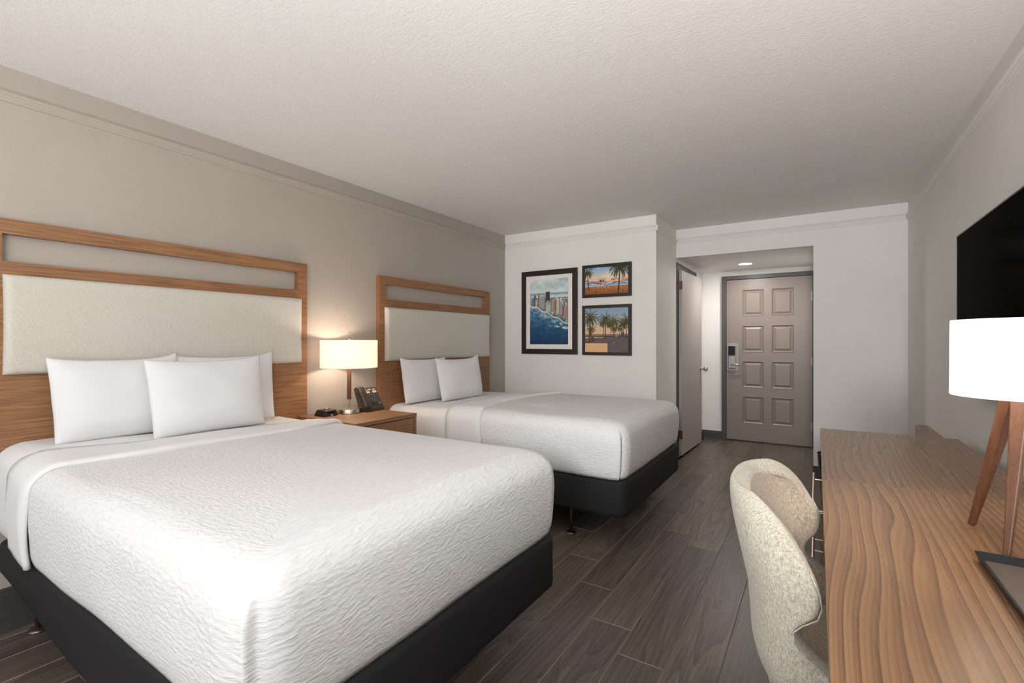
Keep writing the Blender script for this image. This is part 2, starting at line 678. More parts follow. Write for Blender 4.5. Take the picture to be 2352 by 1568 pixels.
# ------------------------------------------------------------------ entry door
YD = 6.655
door = thing('door_1', 'taupe eight-panel entry door with electronic lock', 'door', (-.514, YD, 0))
del door['category']
door['kind'] = 'structure'
DX0, DX1, DZ0, DZ1 = -.978, -.049, .012, 2.034
cols = [(-.797, -.554), (-.472, -.233)]
rows = [(1.570, 1.904), (1.118, 1.459), (.677, 1.013), (.231, .573)]
bm = new()
xs = [DX0, cols[0][0], cols[0][1], cols[1][0], cols[1][1], DX1]
zs = [DZ0] + [v for r in rows[::-1] for v in r] + [DZ1]
for i in range(5):
    for j in range(len(zs) - 1):
        if i in (1, 3) and j % 2 == 1:
            continue
        box(bm, xs[i], xs[i + 1], YD, YD + .02, zs[j], zs[j + 1])
obj('slab', bm, M['door'], door, merge=True)
for c in cols:
    for r in rows:
        bm = new()

        def ring(i, d):
            return [(c[0] + i, YD + d, r[0] + i), (c[1] - i, YD + d, r[0] + i), (c[1] - i, YD + d, r[1] - i), (c[0] + i, YD + d, r[1] - i)]
        loft(bm, [ring(0, 0), ring(.006, -.003), ring(.016, .006), ring(.022, .011), ring(.028, .011), ring(.048, .001), ring(.052, .001)], False, True)
        obj('door_panel', bm, M['door'], door)
# frame around the door
bm = new()
box(bm, -1.032, -.980, YD - .03, YB, 0, 2.083)
box(bm, -.980, XA, YD - .03, YB, 2.036, 2.083)
box(bm, -.046, XA, YD - .03, YB, 0, 2.036)
obj('door_frame', bm, M['trim'], door, bevel=.003)
bx('threshold_sweep', DX0, DX1, YD - .006, YD + .01, .002, .018, M['black'], door)
for z in (1.787, 1.02, .253):
    bm = new()
    box(bm, -.060, -.046, YD - .012, YD - .002, z - .05, z + .05)
    tube(bm, [(-.05, YD - .012, z - .05), (-.05, YD - .012, z + .05)], .007, 8)
    obj('hinge', bm, M['closet'], door)
bm = new()
tube(bm, [(-.514, YD - .004, 1.522), (-.514, YD + .002, 1.522)], .008, 14)
obj('peephole', bm, M['steel'], door)
# lock
bm = new()
box(bm, -.976, -.836, YD - .006, YD, .884, 1.232)
lock = obj('lock_plate', bm, M['satin'], door, bevel=.004)
bm = new()
box(bm, -.956, -.866, YD - .034, YD - .006, .908, 1.206)
obj('lock_body', bm, M['satin'], lock, bevel=.012, segs=3)
bx('card_reader', -.951, -.874, YD - .040, YD - .034, 1.078, 1.198, M['tray'], lock, bevel=.004)
bm = new()
tube(bm, [(-.915, YD - .034, 1.045), (-.915, YD - .038, 1.045)], .009, 12)
tube(bm, [(-.915, YD - .034, 1.028), (-.915, YD - .037, 1.028)], .007, 12)
obj('key_cylinder', bm, M['steel'], lock)
bm = new()
tube(bm, [(-.912, YD - .034, .967), (-.912, YD - .075, .967)], .013, 14)
tube(bm, [(-.912, YD - .072, .967), (-.86, YD - .074, .967), (-.80, YD - .07, .966), (-.795, YD - .05, .966)], [.010, .009, .008, .007], 10)
obj('lever_handle', bm, M['nickel'], lock, smooth=True)
bm = new()
for x in (-.950, -.848):
    for z in (.895, 1.222):
        tube(bm, [(x, YD - .006, z), (x, YD - .009, z)], .005, 8)
obj('screw', bm, M['steel'], lock)

# ------------------------------------------------------------------ closet door (slightly ajar)
cd = thing('door_2', 'flat pale taupe closet door standing slightly ajar', 'door', (XRET, 5.78, 0))
del cd['category']
cd['kind'] = 'structure'
bm = new()
box(bm, XRET, XRET + .012, 5.285, 5.335, 0, 2.10)
box(bm, XRET, XRET + .012, 5.335, 6.235, 2.030, 2.10)
box(bm, XRET, XRET + .012, 6.200, 6.245, 0, 2.10)
obj('door_frame', bm, M['trim'], cd, bevel=.002)
ang = math.radians(-1.9)


def rotd(bm):
    bmesh.ops.rotate(bm, verts=bm.verts, cent=(XRET + .014, 5.34, 0), matrix=Matrix.Rotation(ang, 3, 'Z'))


bm = new()
box(bm, XRET + .014, XRET + .046, 5.338, 6.232, .03, 2.022)
rotd(bm)
leaf = obj('leaf', bm, M['closet'], cd, bevel=.002)
bm = new()
z = .923
for r0, r1, a, b in ((.026, .026, .046, .052), (.010, .010, .052, .085)):
    tube(bm, [(XRET + a, 6.165, z), (XRET + b, 6.165, z)], r0, 16)
tube(bm, [(XRET + .080, 6.165, z), (XRET + .090, 6.165, z), (XRET + .105, 6.165, z), (XRET + .122, 6.165, z), (XRET + .126, 6.165, z)], [.014, .022, .026, .026, .018], 18)
rotd(bm)
obj('door_knob', bm, M['nickel'], leaf, smooth=True)
for z in (1.86, .25):
    bm = new()
    box(bm, XRET + .012, XRET + .042, 5.331, 5.338, z - .045, z + .045)
    tube(bm, [(XRET + .046, 5.336, z - .045), (XRET + .046, 5.336, z + .045)], .006, 8)
    obj('hinge', bm, M['brass'], cd)

# ------------------------------------------------------------------ recessed ceiling light
dl = thing('ceiling_light', 'round lit downlight set in the low ceiling before the entry door', 'light', (-.693, 6.066, ZA))
bm = new()
lathe(bm, -.693, 6.066, [(.070, ZA), (.076, ZA - .004), (.074, ZA - .008), (.064, ZA - .008), (.062, ZA - .002)], 40, False, False)
obj('ring', bm, M['white_plastic'], dl, smooth=True)
bm = new()
lathe(bm, -.693, 6.066, [(.069, ZA - .004), (.069, ZA - .009), (.03, ZA - .0105), (.004, ZA - .011)], 36, True, True)
obj('diffuser', bm, M['tube'], dl, smooth=True)
d = bpy.data.lights.new('entry_bulb', 'AREA')
d.shape = 'DISK'
d.size = .12
d.energy = 11
d.color = (1, .96, .92)
o = bpy.data.objects.new('entry_bulb', d)
o.location = (-.693, 6.066, ZA - .018)
COL.objects.link(o)


# ------------------------------------------------------------------ headboards
def headboard(y0, y1, s0, s1, p0, p1, zb, pz0, pz1, label):
    h = thing('headboard', label, 'headboard', (XL + .02, (y0 + y1) / 2, zb), 'wooden headboards')
    xb, xf = XL + .002, XL + .042
    zt, zs1, zs0 = 1.780, 1.716, 1.597
    bx('rail', xb, xf, y0, y1, zs1, zt, M['oak'], h)
    bx('rail', xb, xf, s0, s1, 1.50, zs0, M['oak'], h)
    bx('stile', xb, xf, y0, s0, 1.50, zs1, M['oak'], h)
    bx('stile', xb, xf, s1, y1, 1.50, zs1, M['oak'], h)
    bx('back_panel', xb, xf, y0, y1, zb, 1.50, M['oak'], h)
    # upholstered panel: domed grid
    bm = new()
    nu, nv = 44, 20
    R = []
    for j in range(nv + 1):
        row = []
        for i in range(nu + 1):
            u = -1 + 2 * i / nu
            v = -1 + 2 * j / nv
            u = math.copysign(1 - (1 - abs(u)) ** 1.6, u)
            v = math.copysign(1 - (1 - abs(v)) ** 1.6, v)
            y = (p0 + p1) / 2 + u * (p1 - p0) / 2
            z = (pz0 + pz1) / 2 + v * (pz1 - pz0) / 2
            e = min((1 - abs(u)) * (p1 - p0) / 2, (1 - abs(v)) * (pz1 - pz0) / 2)
            r = .022
            t = min(e / r, 1)
            d = .012 + r * math.sqrt(max(0, 1 - (1 - t) ** 2)) + .006 * (1 - u * u) * (1 - v * v)
            y += .003 * (v * v - 1) * u
            row.append((xf + d, y, z))
        R.append(row)
    G = loft(bm, R, False, False, closed=False)
    # sides down to the board
    border = [G[0][i] for i in range(nu + 1)] + [G[j][nu] for j in range(1, nv + 1)] + [G[nv][i] for i in range(nu - 1, -1, -1)] + [G[j][0] for j in range(nv - 1, 0, -1)]
    low = [bm.verts.new((xf - .001, v.co.y, v.co.z)) for v in border]
    n = len(border)
    for i in range(n):
        bm.faces.new((border[i], border[(i + 1) % n], low[(i + 1) % n], low[i]))
    o = obj('upholstered_panel', bm, M['panel'], h, smooth=True, label='oatmeal linen padded panel')
    return h


headboard(.495, 2.009, .563, 1.940, .563, 1.957, .600, 1.113, 1.541, 'wide oak headboard with slot and padded panel, behind the bed nearest the camera')
headboard(2.651, 4.160, 2.715, 4.078, 2.700, 4.130, .600, 1.097, 1.530, 'oak headboard with slot and padded panel, beside the framed picture wall')


# ------------------------------------------------------------------ beds
def noise1(x, y, s):
    return (math.sin(x * 7.1 * s + 1.3) * math.cos(y * 5.3 * s + .7) + .6 * math.sin(x * 13.7 * s + y * 9.1 * s) + .4 * math.cos(y * 21.0 * s - x * 3.0 * s)) / 2


def contour(x0, x1, y0, y1, r, d, nside=46, ncor=36, nfoot=36):
    """open contour: near side from x0 to the foot, round the foot, back along the far side to x0; d = inset"""
    ya, yb, xf = y0 + d, y1 - d, x1 - d
    rr = max(r - d * .6, .004)
    rr = min(rr, (yb - ya) / 2 - 1e-4 if yb - ya > 3e-4 else 1e-4)
    rr = max(rr, 1e-5)
    P = []
    for i in range(nside):
        t = i / nside
        P.append((x0 + (xf - rr - x0) * t, ya, 0, t))
    for i in range(ncor):
        a = PI / 2 * i / ncor
        P.append((xf - rr + rr * math.sin(a), ya + rr - rr * math.cos(a), 1, i / ncor))
    for i in range(nfoot):
        t = i / nfoot
        P.append((xf, ya + rr + (yb - ya - 2 * rr) * t, 2, t))
    for i in range(ncor):
        a = PI / 2 * i / ncor
        P.append((xf - rr + rr * math.cos(a), yb - rr + rr * math.sin(a), 3, i / ncor))
    for i in range(nside + 1):
        t = i / nside
        P.append((xf - rr + (x0 - xf + rr) * t, yb, 4, t))
    return P


def drape(bm, x0, x1, y0, y1, zb, zt, r_c, r_e, lift, hem=lambda x, y: 0, fold=0.0, crown=.012, puff=.004, seed=0., x0side=None, uvs=None):
    """cloth that lies over a mattress: sides + rounded edge + top, open at the head end"""
    prof = []
    ns, ne, nt = 14, 12, 22
    for i in range(ns):
        prof.append((0, zb + (zt - r_e - zb) * i / ns, i / ns))
    for i in range(ne + 1):
        a = PI / 2 * i / ne
        prof.append((r_e * (1 - math.cos(a)), zt - r_e + r_e * math.sin(a), 1 + a))
    W = (y1 - y0) / 2
    for i in range(1, nt + 1):
        prof.append((r_e + (W - r_e - .0005) * i / nt, zt, 3))
    rings = []
    uv = []
    run = 0
    pd, pz = prof[0][0], prof[0][1]
    for d, z, k in prof:
        run += math.hypot(d - pd, z - pz)
        pd, pz = d, z
        ring, ur = [], []
        al = 0
        px = None
        side = max(0, min(1, (zt - z) / (zt - zb)))
        for (x, y, seg, t) in contour(x0, x1, y0, y1, r_c, d):
            if x0side is not None:
                # the open edge slants: on the side it sits at x0side instead of x0
                k_ = max(0., 1 - (x - x0) / .5)
                x = x + (x0side - x0) * k_ * (max(0, 1 - d / .35))
            if px is not None:
                al += math.hypot(x - px[0], y - px[1])
            px = (x, y)
            nx = ny = 0.
            if seg == 0: ny = -1
            elif seg == 1: nx, ny = math.sin(PI / 2 * t), -math.cos(PI / 2 * t)
            elif seg == 2: nx = 1
            elif seg == 3: nx, ny = math.cos(PI / 2 * t), math.sin(PI / 2 * t)
            else: ny = 1
            # slight outward belly in the middle of the drop, tucked in at the hem
            s = 1 - side
            belly = (.014 * math.sin(PI * min(1, side * 1.05)) - (.012 * max(0, (side - .85) / .15) ** 2)) if z < zt - 1e-6 else 0
            belly += puff * noise1(x + seed, y + z * 1.7, 1.0) * min(1, side * 3)
            zz = z
            if fold and seg == 1:
                # pleat at the foot corners: the side fabric laps over the foot
                q = t - .46
                on = min(1, max(0, side - .10) * 5)
                belly += (.013 / (1 + math.exp(min(40, q * 90))) + .005 * math.exp(-((q + .06) / .05) ** 2) - .004 * math.exp(-((q - .07) / .05) ** 2)) * on
            elif fold and seg == 0:
                belly += .013 * max(0, (t - .55) / .45) * min(1, max(0, side - .10) * 5)
            if fold and seg == 3:
                q = t - .6
                belly += fold * .8 * math.exp(-(q / .08) ** 2) * min(1, side * 2.2)
            if side <= 0:
                zz += crown * (1 - ((y - (y0 + y1) / 2) / W) ** 2) + .006 * noise1(x * .6 + seed, y * .7, 1)
            zz += lift(x, y) * (1 if zb > .5 or side < .5 else (1 - side) * 2 * .6 + .4)
            zz += hem(x, y) * side ** 2
            ring.append((x + nx * belly, y + ny * belly, zz))
            ur.append((al, run))
        rings.append(ring)
        uv.append(ur)
    R = loft(bm, rings, False, False, closed=False)
    lay = bm.loops.layers.uv.new('UVMap')
    mp = {}
    for rr, uu in zip(R, uv):
        for v, c in zip(rr, uu):
            mp[v] = c
    for f in bm.faces:
        for lp in f.loops:
            lp[lay].uv = mp[lp.vert]


def zip_centre(bm):
    bmesh.ops.remove_doubles(bm, verts=bm.verts, dist=.0012)


def boxspring(bm, x0, x1, y0, y1, zb, zt, r, hemfun):
    n = 10

    def rect(d):
        P = []
        for cx, cy, a0 in ((x1 - r, y1 - r, 0), (x0 + r, y1 - r, 90), (x0 + r, y0 + r, 180), (x1 - r, y0 + r, 270)):
            for i in range(n + 1):
                a = math.radians(a0 + 90 * i / n)
                P.append((cx + (r - d) * math.cos(a), cy + (r - d) * math.sin(a)))
        # extra points on long sides for a curved hem
        Q = []
        for i in range(len(P)):
            a, b = P[i], P[(i + 1) % len(P)]
            L = math.hypot(a[0] - b[0], a[1] - b[1])
            m = max(1, int(L / .12))
            for k in range(m):
                Q.append((a[0] + (b[0] - a[0]) * k / m, a[1] + (b[1] - a[1]) * k / m))
        return Q
    rings = []
    for d, z, hemw in ((.05, zb - .004, 1), (.012, zb, 1), (.003, zb + .008, .95), (0, zb + .03, .85), (.002, (zb + zt) / 2, .4), (0, zt - .025, 0), (.006, zt - .008, 0), (.02, zt, 0), (.08, zt + .002, 0)):
        rings.append([(x, y, z + hemw * hemfun(x, y)) for x, y in rect(d)])
    loft(bm, rings, True, True)


def bed(y0, y1, label, lift, boxhem, legs, mt, spread_label, sheet_label, fold_x, fold_side, band, seam_x):
    x0, x1 = XL + .045, -.960
    b = thing('bed', label, 'bed', ((x0 + x1) / 2, (y0 + y1) / 2, 0), 'double beds')
    bm = new()
    boxspring(bm, x0, x1 + .006, y0 + .004, y1 - .004, .205, .425, .075, boxhem)
    bs = obj('box_spring', bm, M['blackfab'], b, smooth=True, label='black fabric covered box spring')
    bm = new()
    tube(bm, [(seam_x, y0 + .003, .21), (seam_x, y0 + .001, .32), (seam_x, y0 + .003, .425)], .0016, 6)
    obj('seam', bm, M['blackfab'], bs)
    for (lx, ly) in legs:
        bm = new()
        tube(bm, [(lx, ly, .012), (lx, ly, .215)], .011, 12)
        lg = obj('leg', bm, M['brass'], b, smooth=True)
        bm = new()
        lathe(bm, lx, ly, [(.034, .001), (.036, .004), (.034, .009), (.022, .012), (.012, .014)], 24)
        obj('foot', bm, M['steel'], lg, smooth=True)
    # mattress with fitted sheet
    bm = new()
    drape(bm, x0, x1 - .015, y0 + .012, y1 - .012, .425, mt - .010, .10, .075, lift, puff=.003, seed=2.)
    zip_centre(bm)
    # close the head end
    ed = [e for e in bm.edges if len(e.link_faces) == 1 and abs(e.verts[0].co.x - x0) < .02 and abs(e.verts[1].co.x - x0) < .02]
    if ed:
        try:
            bmesh.ops.edgeloop_fill(bm, edges=ed)
        except Exception:
            pass
    obj('mattress', bm, M['linen'], b, smooth=True)
    # bedspread
    bm = new()
    drape(bm, fold_x, x1, y0, y1, .428, mt, .095, .085, lift, fold=.016, seed=5., x0side=fold_side)
    zip_centre(bm)
    o = obj('bedspread', bm, M['spread'], None, loc=((x0 + x1) / 2, (y0 + y1) / 2, .43), smooth=True)
    so = o.modifiers.new('solidify', 'SOLIDIFY')
    so.thickness = .007
    so.offset = -1
    tag(o, spread_label, 'bedspread', 'puckered white bedspreads')
    # turned-down sheet: a band wrapped across the mattress, its front lip rolled over the spread
    bm = new()
    N = 70
    W = (y1 - y0) / 2
    zb, r_e = .428, .085

    def section(off, hemz):
        pts = []
        ya, yb = y0 - off, y1 + off
        zt = mt + off
        r = r_e + off
        for i in range(14):
            pts.append((ya, zb + hemz + (zt - r - zb - hemz) * i / 14))
        for i in range(12):
            a = PI / 2 * i / 12
            pts.append((ya + r - r * math.cos(a), zt - r + r * math.sin(a)))
        for i in range(30):
            pts.append((ya + r + (yb - ya - 2 * r) * i / 30, zt))
        for i in range(12):
            a = PI / 2 * i / 12
            pts.append((yb - r + r * math.sin(a), zt - r + r * math.cos(a)))
        for i in range(15):
            pts.append((yb, zt - r - (zt - r - zb - hemz) * i / 14))
        return pts
    rings = []
    prof = [(-band, .000), (-band + .05, .004), (-band * .6, .008), (-.06, .012), (-.012, .018), (.012, .018), (.024, .012), (.026, .004), (.016, -.004)]
    for dx, off in prof:
        ring = []
        for k, (y, z) in enumerate(section(off, 0)):
            e = min(y - y0, y1 - y)
            kk = max(0, 1 - max(e, 0) / .35) ** 1.0
            sd = max(0, min(1, (mt - z) / (mt - zb)))
            x = fold_x + (fold_side - fold_x) * kk + dx + .022 * sd * math.sin(z * 9 + y) - .015 * sd * sd * (1 if dx < -band * .7 else 0)
            out = (.014 * math.sin(PI * min(1, sd * 1.02)) + .003 * math.sin(dx * 60 + z * 14)) * (1 if sd > 0 else 0)
            yy = y + (-out if y < (y0 + y1) / 2 else out)
            zz = z + (.012 * (1 - ((y - (y0 + y1) / 2) / W) ** 2) if sd <= 0 else 0) + lift(x, y) * (1 if sd < .5 else (1 - sd) * 1.2 + .4)
            zz += .004 * math.sin(y * 8 + dx * 12) * (1 if sd <= 0 else 0)
            ring.append((x, yy, zz))
        rings.append(ring)
    loft(bm, rings, False, False, closed=False)
    o = obj('sheet', bm, M['linen'], None, loc=(fold_x, (y0 + y1) / 2, .43), smooth=True)
    so = o.modifiers.new('solidify', 'SOLIDIFY')
    so.thickness = .004
    so.offset = -1
    tag(o, sheet_label, 'sheet', 'turned down white sheets')
    return b


def sstep(a, b, x):
    t = max(0, min(1, (x - a) / (b - a)))
    return t * t * (3 - 2 * t)


def lift1(x, y):
    return .045 * sstep(-2.1, -2.95, x) * sstep(1.7, .6, y)


def lift0(x, y):
    return -.02 * sstep(-2.1, -2.7, x)


bed(.535, 1.890, 'double bed nearest the camera, black box spring, white bedding', lift1,
    lambda x, y: .10 * sstep(-1.8, -2.95, x) * sstep(1.2, .6, y), [(-2.86, .66), (-2.80, 1.75), (-1.36, .68), (-1.36, 1.75)], .780,
    'white puckered bedspread on the bed nearest the camera', 'white sheet turned down over the bedspread of the bed nearest the camera',
    -2.32, -2.40, .26, -1.03)
bed(2.735, 4.095, 'double bed by the framed picture wall, black box spring, white bedding', lift0,
    lambda x, y: .0, [(-1.364, 2.873), (-2.80, 2.88), (-1.36, 3.95), (-2.80, 3.95)], .770,
    'white puckered bedspread on the bed by the picture wall', 'white sheet turned down over the bedspread of the bed by the picture wall',
    -2.10, -2.02, .30, -1.6)


# ------------------------------------------------------------------ pillows
def pillow(y0, y1, zb, h, xb, lean, thick, label, ears=(0, 0), yaw=0., seed=0., group='white bed pillows'):
    """stands on its lower long edge and leans back towards the wall"""
    W = y1 - y0
    nu, nv = 34, 24
    bm = new()

    def side(sgn):
        R = []
        for j in range(nv + 1):
            row = []
            for i in range(nu + 1):
                u = -1 + 2 * i / nu
                v = -1 + 2 * j / nv
                u = math.sin(u * PI / 2) * .5 + u * .5
                v = math.sin(v * PI / 2) * .5 + v * .5
                t = thick / 2 * (max(0, 1 - abs(u) ** 3.0) ** .6) * (max(0, 1 - abs(v) ** 2.6) ** .6)
                t *= 1 + .10 * noise1(u * .5 + seed, v * .5 + seed, 1.0)
                if v < 0:
                    t *= 1 + .22 * min(1, -v * 1.6) * (1 - max(0, -v - .7) / .3 * .5)
                # edges pull in between the corners
                lu = u * (1 - .045 * (1 - v * v))
                lv = v * (1 - .075 * (1 - u * u) * (1 if v > 0 else .0))
                lu *= 1 - .05 * max(0, -v)
                ea = ears[0] if u < 0 else ears[1]
                lv += ea * max(0, v) ** 4 * abs(u) ** 6
                row.append((sgn * t, lu * W / 2, (lv + 1) * h / 2))
            R.append(row)
        return R
    A = side(1)
    B = side(-1)
    loft(bm, A, False, False, closed=False)
    loft(bm, [r[::-1] for r in B], False, False, closed=False)
    bmesh.ops.remove_doubles(bm, verts=bm.verts, dist=.0004)
    bmesh.ops.rotate(bm, verts=bm.verts, cent=(0, 0, 0), matrix=Matrix.Rotation(-lean, 3, 'Y'))
    bmesh.ops.rotate(bm, verts=bm.verts, cent=(0, 0, 0), matrix=Matrix.Rotation(yaw, 3, 'Z'))
    bmesh.ops.translate(bm, verts=bm.verts, vec=(xb, (y0 + y1) / 2, zb))
    o = obj('pillow', bm, M['linen'], None, loc=(xb, (y0 + y1) / 2, zb), smooth=True)
    tag(o, label, 'pillow', group)
    return o


pillow(.672, 1.180, .812, .375, -2.745, math.radians(11), .12, 'white pillow leaning left of the other two on the bed nearest the camera', (.05, .12), seed=1.)
pillow(1.155, 1.715, .792, .390, -2.795, math.radians(7), .11, 'white pillow mostly hidden behind the front pillow on the nearest bed', (.04, .10), seed=2.)
pillow(.975, 1.535, .796, .380, -2.595, math.radians(11), .13, 'white pillow in front of two others on the bed nearest the camera', (.02, .08), seed=3.)
pillow(2.780, 3.340, .753, .365, -2.785, math.radians(8), .12, 'white pillow partly hidden behind another on the bed by the picture wall', (.09, .03), seed=4.)
pillow(3.040, 3.640, .756, .360, -2.625, math.radians(10), .13, 'white pillow standing in front on the bed by the picture wall', (.05, .22), seed=5.)

# ------------------------------------------------------------------ nightstand
NX0, NX1, NY0, NY1, NZ = XL + .045, -2.337, 1.935, 2.452, .760
ns = thing('nightstand', 'brown wooden nightstand with drawer between the two beds', 'nightstand', ((NX0 + NX1) / 2, (NY0 + NY1) / 2, 0))
bx('top', NX0, NX1, NY0, NY1, NZ - .024, NZ, M['oak'], ns, bevel=.001)
bx('side_panel', NX0, NX1 - .002, NY0, NY0 + .02, 0, NZ - .024, M['oak'], ns, bevel=.001)
bx('side_panel', NX0, NX1 - .002, NY1 - .02, NY1, 0, NZ - .024, M['oak'], ns, bevel=.001)
bx('back', NX0, NX0 + .01, NY0 + .02, NY1 - .02, 0.03, NZ - .024, M['oak'], ns)
dw = bx('drawer', NX0 + .05, NX1 - .006, NY0 + .024, NY1 - .024, .50, NZ - .029, M['oak'], ns, bevel=.001)
bm = new()
cy = (NY0 + NY1) / 2
tube(bm, [(NX1 - .006, cy - .06, .61), (NX1 + .02, cy - .06, .61), (NX1 + .02, cy + .06, .61), (NX1 - .006, cy + .06, .61)], .005, 8)
obj('handle', bm, M['nickel'], dw)
bx('shelf', NX0 + .01, NX1 - .01, NY0 + .02, NY1 - .02, .46, .48, M['oak'], ns)
bx('bottom', NX0 + .01, NX1 - .01, NY0 + .02, NY1 - .02, .06, .08, M['oak'], ns)

# nightstand lamp
LX, LY = -2.745, 2.213
lamp = thing('table_lamp', 'lit drum shade lamp with brown wood stem on the nightstand', 'lamp', (LX, LY, NZ))
bm = new()
lathe(bm, LX, LY, [(.073, NZ), (.076, NZ + .002), (.076, NZ + .028), (.074, NZ + .031), (.012, NZ + .032)], 48)
obj('base', bm, M['nickel'], lamp, bevel=0, smooth=False)
auto_smooth(COL.objects['base'])
bm = new()
lathe(bm, LX, LY, [(.0065, NZ + .03), (.0065, NZ + .105)], 16)
auto_smooth(obj('rod', bm, M['nickel'], lamp))
bm = new()
lathe(bm, LX, LY, [(.0075, NZ + .315), (.0075, NZ + .42)], 16)
auto_smooth(obj('rod', bm, M['nickel'], lamp))
bm = new()
lathe(bm, LX, LY, [(.0135, NZ + .095), (.0145, NZ + .097), (.0145, NZ + .313), (.0135, NZ + .315)], 28)
auto_smooth(obj('stem', bm, M['redwood'], lamp, label='reddish brown wooden stem'))
bm = new()
SZ0, SZ1, SR = 1.075, 1.265, .190
lathe(bm, LX, LY, [(SR, SZ0), (SR, SZ1), (SR - .003, SZ1), (SR - .003, SZ0), (SR, SZ0)], 72, False, False)
shd = obj('lamp_shade', bm, M['shade_warm'], lamp, merge=True, label='ivory fabric drum shade glowing warm')
auto_smooth(shd)
bm = new()
for a in (0, 2 * PI / 3, 4 * PI / 3):
    tube(bm, [(LX, LY, SZ1 - .012), (LX + (SR - .004) * math.cos(a), LY + (SR - .004) * math.sin(a), SZ1 - .004)], .002, 6)
lathe(bm, LX, LY, [(.004, SZ1 - .03), (.004, SZ1 + .004), (.006, SZ1 + .008), (.003, SZ1 + .014)], 12)
tube(bm, [(LX + .045 * math.sin(a) , LY, NZ + .40 + .08 * (1 - math.cos(a))) for a in [PI * k / 10 for k in range(0, 11)]], .002, 6)
obj('finial', bm, M['nickel'], lamp)


def bulb(name, loc, power, color, rad=.04):
    d = bpy.data.lights.new(name, 'POINT')
    d.energy = power
    d.color = color
    d.shadow_soft_size = rad
    o = bpy.data.objects.new(name, d)
    o.location = loc
    COL.objects.link(o)


bulb('lamp_bulb', (LX, LY, 1.175), 6, (1, .83, .65))

# telephone (wedge body with a handset along its left side)
ph = thing('telephone', 'dark brown desk telephone with sloping keypad on the nightstand', 'telephone', (-2.74, 2.37, NZ))
PX = -2.665                        # front foot
PY0, PY1 = 2.285, 2.465
sl = math.radians(58)
fx = lambda s: PX - .012 - s * math.cos(sl)          # point on sloping face, s metres up the slope
fz = lambda s: NZ + .026 + s * math.sin(sl)
bm = new()
prof = [(PX, NZ + .001), (PX - .002, NZ + .022), (fx(0), fz(0)), (fx(.155), fz(.155)), (fx(.158) - .012, fz(.155) + .002), (fx(.158) - .025, fz(.155) - .012), (fx(.05) - .04, fz(.05) - .03), (PX - .09, NZ + .022), (PX - .175, NZ + .020), (PX - .180, NZ + .001)]
loft(bm, [[(x, y, z) for x, z in prof] for y in (PY0, PY1)], True, True)
obj('body', bm, M['phone'], ph, bevel=.004, segs=2)


def face(bm, y0, y1, s0, s1, h=.002, h0=-.001):
    n = Vector((math.sin(sl), 0, math.cos(sl)))
    P = []
    for hh in (h0, h):
        for (y, s) in ((y0, s0), (y1, s0), (y1, s1), (y0, s1)):
            P.append(tuple(Vector((fx(s), y, fz(s))) + n * hh))
    vs = [bm.verts.new(p) for p in P]
    for f in ((0, 3, 2, 1), (4, 5, 6, 7), (0, 1, 5, 4), (1, 2, 6, 5), (2, 3, 7, 6), (3, 0, 4, 7)):
        bm.faces.new([vs[i] for i in f])


bm = new(); face(bm, PY0 + .062, PY1 - .006, .010, .150, .002)
obj('face_plate', bm, M['phone_face'], ph)
hd = new()
hs_prof = []
for s, h0, h1 in ((-.012, -.002, .014), (.0, -.004, .030), (.035, .010, .034), (.075, .014, .034), (.115, .012, .034), (.150, -.022, .030), (.166, -.024, .014)):
    hs_prof.append((s, h0, h1))
n = Vector((math.sin(sl), 0, math.cos(sl)))
rings = []
for s, h0, h1 in hs_prof:
    b_ = Vector((fx(s), 0, fz(s)))
    ring = []
    for (y, h) in ((PY0 - .004, h0), (PY0 + .050, h0), (PY0 + .050, h1 - .006), (PY0 + .044, h1), (PY0 + .002, h1), (PY0 - .004, h1 - .006)):
        p = b_ + n * h
        ring.append((p.x, y, p.z))
    rings.append(ring)
loft(hd, rings, True, True)
obj('handset', hd, M['phone'], ph, bevel=.002)
for r in range(4):
    for c in range(3):
        bm = new()
        yk = PY0 + .080 + c * .0165
        sk = .094 - r * .0165
        face(bm, yk, yk + .010, sk - .004, sk + .005, .006, .002)
        k = obj('key', bm, M['phone'], ph)
        bm = new()
        face(bm, yk + .003, yk + .007, sk - .001, sk + .003, .0066, .0058)
        obj('key_mark', bm, M['label'], k)
for r in range(2):
    for c in range(5):
        bm = new()
        yk = PY0 + .080 + c * .012
        face(bm, yk, yk + .009, .018 + r * .010, .024 + r * .010, .005, .002)
        obj('key', bm, M['phone'], ph)
for (a, b_, s0, s1, m) in ((.092, .122, .136, .145, 'label'), (.134, .160, .136, .144, 'label'), (.068, .104, .112, .128, 'label'), (.128, .166, .112, .130, 'label'), (.070, .078, .138, .146, 'gold'), (.068, .086, .132, .136, 'label'), (.158, .170, .024, .033, 'red'), (.148, .157, .022, .030, 'label')):
    bm = new()
    face(bm, PY0 + a, PY0 + b_, s0, s1, .003, .0015)
    obj('label_strip', bm, M[m], ph)

